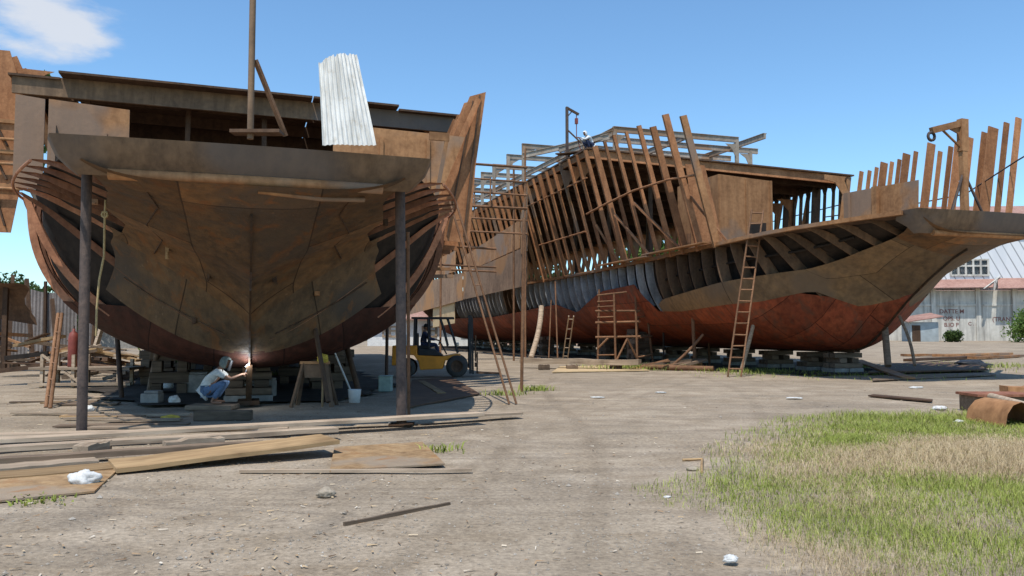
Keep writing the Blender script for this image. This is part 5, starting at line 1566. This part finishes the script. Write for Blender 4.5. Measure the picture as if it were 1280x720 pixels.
mb = MB(); mb.slab([(-17, 1.3, 6.2), (17, 1.3, 6.2), (17, 1.3, 15.5), (4, 1.3, 15.5), (-9, 1.3, 10.5), (-17, 1.3, 8.2)], .3); mb.build('cladding', M['clad'], wh)
mb = MB(); mb.slab([(2, .6, 13.2), (17, .6, 11.5), (17, 8, 16), (3.5, 8, 16)], .2); mb.build('roof', plain('grey_roof_sheet', (.30, .32, .36), .6, var=.15, scale=.6), wh)
win(wh, (-2.4, 0, 8.95), 4.4, 1.9, 5, .92, M['conc_wall'], M['glass_dark'])
for i, (x, z, txt, s) in enumerate(((-6.5, 3.35, 'DATTE M', .6), (-6.1, 2.5, 'OPS. U', .58), (-6.0, 1.75, 'B.IO P', .56), (-3.2, 1.9, 'C . .', .5), (-.4, 2.4, '(TRAN)', .62))):
    cu = bpy.data.curves.new('lettering', 'FONT'); cu.body = txt; cu.size = s * 1.15; cu.extrude = .004; cu.offset = .012
    to = bpy.data.objects.new('tmp_text', cu); COL.objects.link(to)
    dg = bpy.context.evaluated_depsgraph_get(); dg.update()
    me = bpy.data.meshes.new_from_object(to.evaluated_get(dg)); bpy.data.objects.remove(to)
    me.materials.clear(); me.materials.append(M['paint_red'])
    lo_ = bpy.data.objects.new('painted_lettering', me); COL.objects.link(lo_); lo_.parent = wh
    lo_.location = (x, -.012, z); lo_.rotation_euler = (R(90), 0, 0)
sh_ = empty('tin_shed', 'small grey tin shed with rusty sloping roof beside the concrete wall', 'shed', (45.4, 90, .5), R(-4))
mb = MB(); mb.box((.4, 0, 1.1), (3.0, 2.4, 2.2)); mb.build('wall', plain('grey_green_tin', (.36, .40, .40), .7, var=.2, scale=1.2), sh_)
mb = MB(); mb.slab([(-1.6, -1.7, 2.15), (2.3, -1.7, 2.75), (2.3, 1.6, 3.2), (-1.6, 1.6, 2.6)], .1); mb.build('roof', M['tile'], sh_)
mb = MB(); mb.box((-.5, -1.22, .95), (.9, .05, 1.8)); mb.build('door', M['rust_dark'], sh_)

pb = empty('tall_building', 'pinkish building with long red roof rising behind the bow posts of the right ferry', 'building', (76, 124, .5), R(-3))
mb = MB(); mb.box((0, 6, 8.3), (40, 12, 16.6)); mb.build('wall', M['pink'], pb)
mb = MB(); mb.slab([(-21, -1.4, 18.1), (21, -1.4, 18.1), (20, 7, 21.6), (-20, 7, 21.6)], .2); mb.build('roof', M['tile'], pb)
mb = MB(); mb.box((0, -.3, 17.3), (41, .8, 1.2)); mb.build('eaves', M['rust_dark'], pb)
for i in range(9): win(pb, (-17 + i * 4.2, 0, 15.2), 2.6, 1.4, 2, -.05, M['white'], M['glass_dark'])

# low houses and walls far behind, seen through the gaps
for i, (x, y, w_, h_, roofm, wallm, lab) in enumerate(((-9.5, 92, 14, 3.0, M['tile'], M['white'], 'low white house with red roof far beyond the gap between the ferries'), (-38, 78, 16, 3.4, M['clad'], M['concrete'], 'long grey shed with pale roof far beyond the left fence'), (8, 104, 18, 3.6, M['clad'], M['pink'], 'pink shed far behind the hull of the right ferry'), (32, 104, 16, 3.4, M['tile'], M['white'], 'white house far behind the keel blocks of the right ferry'))):
    hs_ = empty('house', lab, 'house', (x, y, gz(x, y)), R(random.uniform(-6, 6)))
    mb = MB(); mb.box((0, 3, h_ / 2), (w_, 6, h_)); mb.build('wall', wallm, hs_)
    mb = MB(); mb.prism([(-.8, h_ - .05), (3, h_ + 1.7), (6.8, h_ - .05), (6.8, h_ + .12), (3, h_ + 1.9), (-.8, h_ + .12)], 0, -w_ / 2 - .5, w_ / 2 + .5); mb.build('roof', roofm, hs_)
    for k in range(3): win(hs_, (-w_ * .32 + k * w_ * .32, 0, h_ * .55), 1.5, 1.1, 2, -.05, M['wood_grey'], M['glass_dark'])
    mb = MB(); mb.box((w_ * .44, -.03, 1.0), (.95, .06, 2.0)); mb.build('door', M['blue'], hs_)

# ------------------------------------------------------------------ vegetation
def leaf_mat(name, dark, light, shade=.6):
    t = NT(name)
    ge = t.n('ShaderNodeNewGeometry')
    c = t.ramp(ge.outputs['Random Per Island'], [(0.0, dark), (1.0, light)])
    v = t.coord('Object')
    c = t.mix(t.ramp(t.noise(v, .9, 3), [(.38, 0.0), (.65, shade)]), c, tuple(x * .45 for x in dark))
    m = t.fin(c, .7, 0, .2)
    tr = t.n('ShaderNodeBsdfTranslucent'); t.l(c, tr.inputs[0])
    ms = t.n('ShaderNodeMixShader'); ms.inputs[0].default_value = .4
    t.l(t.b.outputs[0], ms.inputs[1]); t.l(tr.outputs[0], ms.inputs[2]); t.l(ms.outputs[0], t.out.inputs[0])
    return m
def grass_mat(name, dark, light):
    m = leaf_mat(name, dark, light, .15)
    nt_ = m.node_tree
    ge = nt_.nodes.new('ShaderNodeNewGeometry')
    a = nt_.nodes.new('ShaderNodeVectorMath'); a.operation = 'MULTIPLY_ADD'
    a.inputs[1].default_value = (.35, .35, .35); a.inputs[2].default_value = (0, 0, 1)
    nt_.links.new(ge.outputs['Normal'], a.inputs[0])
    b = nt_.nodes.new('ShaderNodeVectorMath'); b.operation = 'NORMALIZE'
    nt_.links.new(a.outputs[0], b.inputs[0])
    for nd in nt_.nodes:
        if nd.type in ('BSDF_PRINCIPLED', 'BSDF_TRANSLUCENT'):
            nt_.links.new(b.outputs[0], nd.inputs['Normal'])
    return m
M['leaf'] = leaf_mat('tree_leaves', (.035, .07, .018), (.12, .17, .045))
M['leaf_light'] = leaf_mat('light_tree_leaves', (.10, .18, .04), (.28, .38, .10))
M['bark'] = plain('tree_bark', (.12, .09, .065), .9, var=.35, scale=3)
M['grass'] = grass_mat('green_grass', (.20, .27, .045), (.54, .60, .16))
M['dry'] = grass_mat('dry_grass', (.46, .35, .20), (.86, .71, .47))

def leaves_mesh(pts, size, rng, aspect=.45):
    n = len(pts)
    d = rng.normal(size=(n, 3)); d /= np.linalg.norm(d, axis=1)[:, None]
    e = rng.normal(size=(n, 3)); e -= d * (d * e).sum(1)[:, None]; e /= np.linalg.norm(e, axis=1)[:, None]
    s = size * rng.uniform(.6, 1.3, n)[:, None]
    v = np.empty((n, 4, 3))
    v[:, 0] = pts - d * s; v[:, 1] = pts + e * s * aspect; v[:, 2] = pts + d * s; v[:, 3] = pts - e * s * aspect
    return v.reshape(-1, 3)

def mesh_from_np(name, verts, faces_n, mat, parent=None, loc=None):
    nv = len(verts); nf = nv // faces_n
    me = bpy.data.meshes.new(name)
    me.vertices.add(nv); me.vertices.foreach_set('co', verts.astype(np.float32).ravel())
    me.loops.add(nv); me.loops.foreach_set('vertex_index', np.arange(nv, dtype=np.int32))
    me.polygons.add(nf); me.polygons.foreach_set('loop_start', np.arange(0, nv, faces_n, dtype=np.int32))
    me.update(calc_edges=True); me.validate()
    me.materials.append(mat)
    o = bpy.data.objects.new(name, me); COL.objects.link(o)
    if parent: o.parent = parent
    if loc is not None: o.location = loc
    return o

def tree(loc, h, spread, label, seed, mat, n=5000, leaf=.22, base=.35, lean=0.0):
    rng = np.random.default_rng(seed)
    rt = empty('tree', label, 'tree', loc)
    tk = MB()
    top = Vector((rng.uniform(-.4, .4), rng.uniform(-.4, .4), h * .7))
    tk.tube([(0, 0, -.2), (top * .35) + Vector((.1 + lean * .05, 0, 0)), top * .7 + Vector((lean * .3, 0, 0)), top + Vector((lean, 0, 0))], h * .028, 9, r2=h * .01)
    ends = []
    for k in range(9):
        f = rng.uniform(base, .68)
        a = rng.uniform(0, 6.28)
        p0 = top * f / .7 + Vector((lean * max(0, min(1, (f / .7 - .45) / .55)), 0, 0))
        rad = spread * rng.uniform(.55, .95)
        p2 = Vector((p0.x + math.cos(a) * rad, p0.y + math.sin(a) * rad, p0.z + h * rng.uniform(.08, .28)))
        p1 = p0.lerp(p2, .5) + Vector((0, 0, h * .03))
        tk.tube([p0, p1, p2], h * .012, 6, r2=h * .004); ends.append(p2); ends.append(p1)
    ends.append(top + Vector((lean, 0, h * .15))); ends.append(top + Vector((lean, 0, h * .22)))
    tk.build('trunk', M['bark'], rt)
    cl = []
    for e in ends:
        for q in range(3):
            c_ = np.array(e) + rng.normal(size=3) * np.array([spread * .22, spread * .22, h * .05])
            m_ = n // (len(ends) * 3)
            r_1 = spread * rng.uniform(.16, .34)
            pp = rng.normal(size=(m_, 3)); pp /= np.linalg.norm(pp, axis=1)[:, None]
            pp *= (rng.uniform(.35, 1, (m_, 1)) ** .5) * r_1 * np.array([1, 1, .62])
            cl.append(c_ + pp)
    pts = np.concatenate(cl)
    mesh_from_np('crown', leaves_mesh(pts, leaf, rng), 4, mat, rt)
    return rt
tree((-43.5, 66, 0), 6.4, 4.0, 'spreading green tree behind the fence at the far left edge', 1, M['leaf'], 6000)
tree((-42, 78, 0), 5.0, 3.0, 'smaller tree behind the pale shed at far left', 2, M['leaf_light'], 4000)
tree((-33.6, 60, 0), 21.0, 1.9, 'tall tree whose top shows above the left ferry roof', 3, M['leaf_light'], 6000, .26, .62, -3.6)
tree((14.5, 82, 0), 13.2, 4.6, 'tree seen through the open frames of the right ferry', 4, M['leaf_light'], 7000, .26)
tree((22, 88, 0), 11.5, 4.2, 'dark tree behind the deckhouse of the right ferry', 5, M['leaf'], 5000, .26)
tree((4, 92, 0), 10.5, 4.0, 'tree far behind the aft ribs of the right ferry', 6, M['leaf'], 4500, .28)
def bush(loc, r_1, label, seed, mat, n=3000, leaf=.14):
    rng = np.random.default_rng(seed)
    rt = empty('bush', label, 'bush', loc)
    tk = MB(); cl = []
    for k in range(9):
        a = rng.uniform(0, 6.28); rr = r_1 * rng.uniform(.15, .75)
        e = Vector((math.cos(a) * rr, math.sin(a) * rr, r_1 * rng.uniform(.4, 1.1)))
        tk.tube([(0, 0, 0), e * .5 + Vector((0, 0, .1)), e], .03, 5, r2=.01)
        pp = rng.normal(size=(n // 9, 3)) * np.array([.3, .3, .26]) * r_1
        q = np.array(e) + pp; q[:, 2] = np.abs(q[:, 2]) + .03
        cl.append(q)
    tk.build('stem', M['bark'], rt)
    mesh_from_np('foliage', leaves_mesh(np.concatenate(cl), leaf, rng), 4, mat, rt)
bush((55.5, 84.5, .5), 2.2, 'bright green bush before the concrete wall at the right edge', 11, M['leaf_light'], 5000, .2)
bush((47.2, 86, .5), .75, 'small leafy plant in front of the tin shed', 13, M['leaf'], 1500, .16)
bush((-17, 40, 0), 1.1, 'straggly bush in the sun left of the left ferry', 14, M['leaf_light'], 1500, .14)

# far wood closing the horizon
rng = np.random.default_rng(99)
cl = []
for i in range(240):
    x = rng.uniform(-190, 210); y = rng.uniform(140, 170)
    r_1 = rng.uniform(2.2, 4.5)
    pp = rng.normal(size=(230, 3)) * np.array([.5, .5, .42]) * r_1
    q = np.array([x, y, r_1 * .9]) + pp; q[:, 2] = np.maximum(q[:, 2], .05)
    cl.append(q)
tag(mesh_from_np('distant_wood', leaves_mesh(np.concatenate(cl), .5, rng), 4, M['leaf']), kind='stuff')

# grass -------------------------------------------------------------
def inpoly(x, y, poly):
    c_ = np.zeros(len(x), bool)
    n = len(poly)
    for i in range(n):
        x0, y0 = poly[i]; x1, y1 = poly[(i + 1) % n]
        cond = ((y0 > y) != (y1 > y))
        xi = (x1 - x0) * (y - y0) / (y1 - y0 + 1e-9) + x0
        c_ ^= cond & (x < xi)
    return c_

def blades(x, y, hh, wd, rng, lean=.5):
    n = len(x)
    z0 = np.array([gz(a, b) for a, b in zip(x, y)]) - .01
    a = rng.uniform(0, 2 * np.pi, n)
    dx, dy = np.cos(a), np.sin(a)
    la = rng.uniform(0, 2 * np.pi, n); lm = rng.uniform(.1, 1, n) * lean * hh
    lx, ly = np.cos(la) * lm, np.sin(la) * lm
    w2 = wd / 2
    b0 = np.stack([x - dx * w2, y - dy * w2, z0], 1); b1 = np.stack([x + dx * w2, y + dy * w2, z0], 1)
    m0 = np.stack([x - dx * w2 * .8 + lx * .35, y - dy * w2 * .8 + ly * .35, z0 + hh * .6], 1)
    m1 = np.stack([x + dx * w2 * .8 + lx * .35, y + dy * w2 * .8 + ly * .35, z0 + hh * .6], 1)
    tp_ = np.stack([x + lx, y + ly, z0 + hh * (1 - .25 * lean)], 1)
    off = np.stack([dx * w2 * .2, dy * w2 * .2, dx * 0], 1)
    v = np.stack([b0, b1, m0, m1, tp_ - off, tp_ + off], 1)
    return v.reshape(-1, 3)

def blade_mesh(name, verts, _n, mat, parent=None, loc=None):
    nb = len(verts) // 6
    idx = (np.arange(nb)[:, None] * 6 + np.array([[0, 1, 3, 2, 2, 3, 5, 4]])).astype(np.int32).ravel()
    me = bpy.data.meshes.new(name)
    me.vertices.add(len(verts)); me.vertices.foreach_set('co', verts.astype(np.float32).ravel())
    me.loops.add(len(idx)); me.loops.foreach_set('vertex_index', idx)
    me.polygons.add(nb * 2); me.polygons.foreach_set('loop_start', np.arange(0, nb * 8, 4, dtype=np.int32))
    me.update(calc_edges=True); me.validate()
    me.materials.append(mat)
    o = bpy.data.objects.new(name, me); COL.objects.link(o)
    if loc is not None: o.location = loc
    return o

poly = [(1.0, 3.6), (1.35, 5.2), (1.75, 7.0), (2.2, 8.7), (3.4, 11.5), (4.2, 12.6), (5.0, 14.4), (6.6, 15.6), (8.2, 15.9), (11, 16.2), (14, 16), (14, 3.6)]
poly_in = [(a + .25, b - .25) if b < 15.9 else (a, b - .3) for a, b in poly]
def scatter(n, rng, dens):
    x = rng.uniform(.2, 13.8, n); y = rng.uniform(3.6, 17.3, n)
    jx = np.array([mnoise.noise(Vector((a * .9, b * .9, 5))) for a, b in zip(x, y)])
    jy = np.array([mnoise.noise(Vector((a * .45, b * .45, 8))) for a, b in zip(x, y)])
    ok = inpoly(x + jx * .8 + jy * 1.0 + .35, y + jx * .7 + jy * .9 - .3, poly) & (x < y * .85 + .6)
    x, y = x[ok], y[ok]
    d = dens(x, y)
    jx2 = rng.uniform(-1, 1, len(x)) ** 3 * 1.3; jy2 = rng.uniform(-1, 1, len(x)) ** 3 * 1.3
    d = d * inpoly(x + jx2 + jy[ok] * 1.0, y + jy2 + jy[ok] * .9, poly_in)
    keep = rng.uniform(0, 1, len(x)) < d
    return x[keep], y[keep]
def nz2(x, y, s, o): return np.array([mnoise.noise(Vector((a * s, b * s, o))) for a, b in zip(x, y)])
def dryness(x, y):
    # dry heap right of the middle of the patch, and the trampled near left corner
    d1 = np.exp(-(((x - 6.6) / 2.6) ** 2 + ((y - 10.0) / 2.0) ** 2)) * 1.15
    d2 = np.exp(-(((x - 1.7) / .8) ** 2 + ((y - 5.4) / 1.1) ** 2)) * .9
    d3 = np.exp(-(((x - 3.2) / .9) ** 2 + ((y - 10.6) / 1.2) ** 2)) * .5
    return np.clip(.10 + d1 + d2 + d3 + nz2(x, y, .8, 9) * .75, 0, 1)
rng = np.random.default_rng(5)
x, y = scatter(640000, rng, lambda x, y: np.clip((1 - dryness(x, y) * .85) * (.95 + nz2(x, y, 1.1, 1) * .8) * np.clip(7.5 / y, .5, 1), 0, 1))
hh = rng.uniform(.025, .125, len(x)) * (1 + np.clip(nz2(x, y, .7, 3), -.4, .6) * .7) * np.clip(.75 + .035 * y, .8, 1.25)
print('GREEN', len(x))
tag(blade_mesh('grass', blades(x, y, hh, rng.uniform(.003, .0062, len(x)) * np.clip(y / 7, .8, 1.7), rng, .9), 5, M['grass']), kind='stuff')
x, y = scatter(640000, rng, lambda x, y: np.clip(dryness(x, y) * 1.0 + .05, 0, 1) * np.clip(.9 + nz2(x, y, 1.3, 6) * .6, 0, 1) * np.clip(7.5 / y, .5, 1))
hp = np.exp(-(((x - 6.8) / 2.4) ** 2 + ((y - 10.0) / 1.5) ** 2))
hh = rng.uniform(.04, .13, len(x)) * (1 + 1.4 * hp)
tag(blade_mesh('dry_grass', blades(x, y, hh, rng.uniform(.002, .0045, len(x)) * np.clip(y / 7, .8, 1.7), rng, 1.25), 5, M['dry']), kind='stuff')
# weed tufts along the shadow line and in the open yard
def weeds(px, py, r_1, n, h, label, mat, seed):
    rng = np.random.default_rng(seed)
    p = G(px, py)
    x = p.x + rng.normal(size=n) * r_1; y = p.y + rng.normal(size=n) * r_1 * .7
    v = blades(x, y, rng.uniform(.4, 1, n) * h, rng.uniform(.012, .03, n), rng, .9)
    v -= np.array([p.x, p.y, 0])
    tag(blade_mesh('weeds', v, 5, mat, None, (p.x, p.y, 0)), kind='stuff')
weeds(672, 488, .25, 160, .25, 'small weed clump at the foot of the upright orange pole', M['grass'], 31)
weeds(632, 494, .3, 120, .22, 'small weed clump between the leaning poles', M['grass'], 32)
weeds(800, 461, 1.2, 900, .42, 'green weeds at the foot of the scaffold tower', M['grass'], 33)
weeds(1052, 459, .8, 450, .38, 'weeds growing before the stem blocks of the right ferry', M['grass'], 34)
weeds(1150, 462, 1.6, 500, .25, 'sparse weeds around the scrap right of the stem', M['grass'], 35)
weeds(1035, 468, 2.2, 800, .2, 'low weeds along the shadow edge of the right ferry', M['grass'], 36)
weeds(945, 466, 1.0, 400, .3, 'weeds at the foot of the tall ladder', M['grass'], 37)
weeds(1240, 458, 1.4, 500, .3, 'weeds at the end of the grey steel sheet', M['grass'], 38)
weeds(548, 563, .18, 60, .18, 'tiny weed tuft on the tan sheet in the left foreground', M['grass'], 39)
weeds(48, 628, .16, 90, .08, 'flat green weed patch on the sand at the left edge', M['grass'], 40)
weeds(335, 470, .5, 300, .3, 'dark weeds in the shade under the left ferry', M['grass'], 41)

# gravel: many little stones bedded in the dirt
rng = np.random.default_rng(77)
n = 13000
yy = 4.3 + 22 * rng.uniform(0, 1, n) ** 2.0; xx = rng.uniform(-.72, .62, n) * (yy + .6)
cl_ = nz2(xx, yy, .55, 4)
keep = (rng.uniform(0, 1, n) < .25 + 1.6 * np.clip(cl_, 0, 1)) 
xx, yy = xx[keep], yy[keep]
n = len(xx)
s = rng.uniform(.005, .017, n) * np.where(rng.uniform(0, 1, n) < .03, 2.0, 1.0)
zz = np.array([gz(a, b) for a, b in zip(xx, yy)])
oct_ = np.array([[1, 0, 0], [0, 1, 0], [-1, 0, 0], [0, -1, 0], [0, 0, .75], [0, 0, -.5]])
fac = [(0, 1, 4), (1, 2, 4), (2, 3, 4), (3, 0, 4)]
ang = rng.uniform(0, 6.28, n)
tri = []
base_v = oct_[None] * s[:, None, None] * rng.uniform(.6, 1.3, (n, 6, 1))
ca, sa = np.cos(ang), np.sin(ang)
vx = base_v[:, :, 0] * ca[:, None] - base_v[:, :, 1] * sa[:, None] + xx[:, None]
vy = base_v[:, :, 0] * sa[:, None] + base_v[:, :, 1] * ca[:, None] + yy[:, None]
vz = base_v[:, :, 2] + zz[:, None] + s[:, None] * .15
vv = np.stack([vx, vy, vz], 2)
tri = np.concatenate([vv[:, list(f)] for f in fac], 1).reshape(-1, 3)
t = NT('gravel_stone')
c = t.ramp(t.noise(t.coord('Object'), 9, 2), [(.3, (.16, .13, .10)), (.5, (.28, .235, .185)), (.7, (.44, .39, .33))])
tag(mesh_from_np('gravel', tri, 3, t.fin(c, .9)), kind='stuff')

# wood chips and rust flakes trodden into the yard
rng = np.random.default_rng(41)
n = 5200
yy = 4.4 + 24 * rng.uniform(0, 1, n) ** 1.6; xx = rng.uniform(-.75, .6, n) * (yy + .6)
keep = (rng.uniform(0, 1, n) < .2 + 1.5 * np.clip(nz2(xx, yy, .4, 14), 0, 1) + .5 * (xx < -1)) & ~inpoly(xx, yy, poly)
xx, yy = xx[keep], yy[keep]; n = len(xx)
zz = np.array([gz(a, b) for a, b in zip(xx, yy)]) + .008
ang = rng.uniform(0, 6.28, n); ln = rng.uniform(.006, .04, n); wd = rng.uniform(.002, .008, n)
ca, sa = np.cos(ang), np.sin(ang)
q = []
for sx_, sy_ in ((-1, -1), (1, -1), (1, 1), (-1, 1)):
    q.append(np.stack([xx + ca * ln * sx_ - sa * wd * sy_, yy + sa * ln * sx_ + ca * wd * sy_, zz + rng.uniform(0, .012, n)], 1))
vv = np.stack(q, 1).reshape(-1, 3)
t = NT('chips')
c = t.ramp(t.n('ShaderNodeNewGeometry').outputs['Random Per Island'], [(0.0, (.10, .065, .04)), (.4, (.32, .2, .11)), (.75, (.50, .37, .22)), (1.0, (.62, .55, .45))])
tag(mesh_from_np('wood_chips', vv, 4, t.fin(c, .9)), kind='stuff')
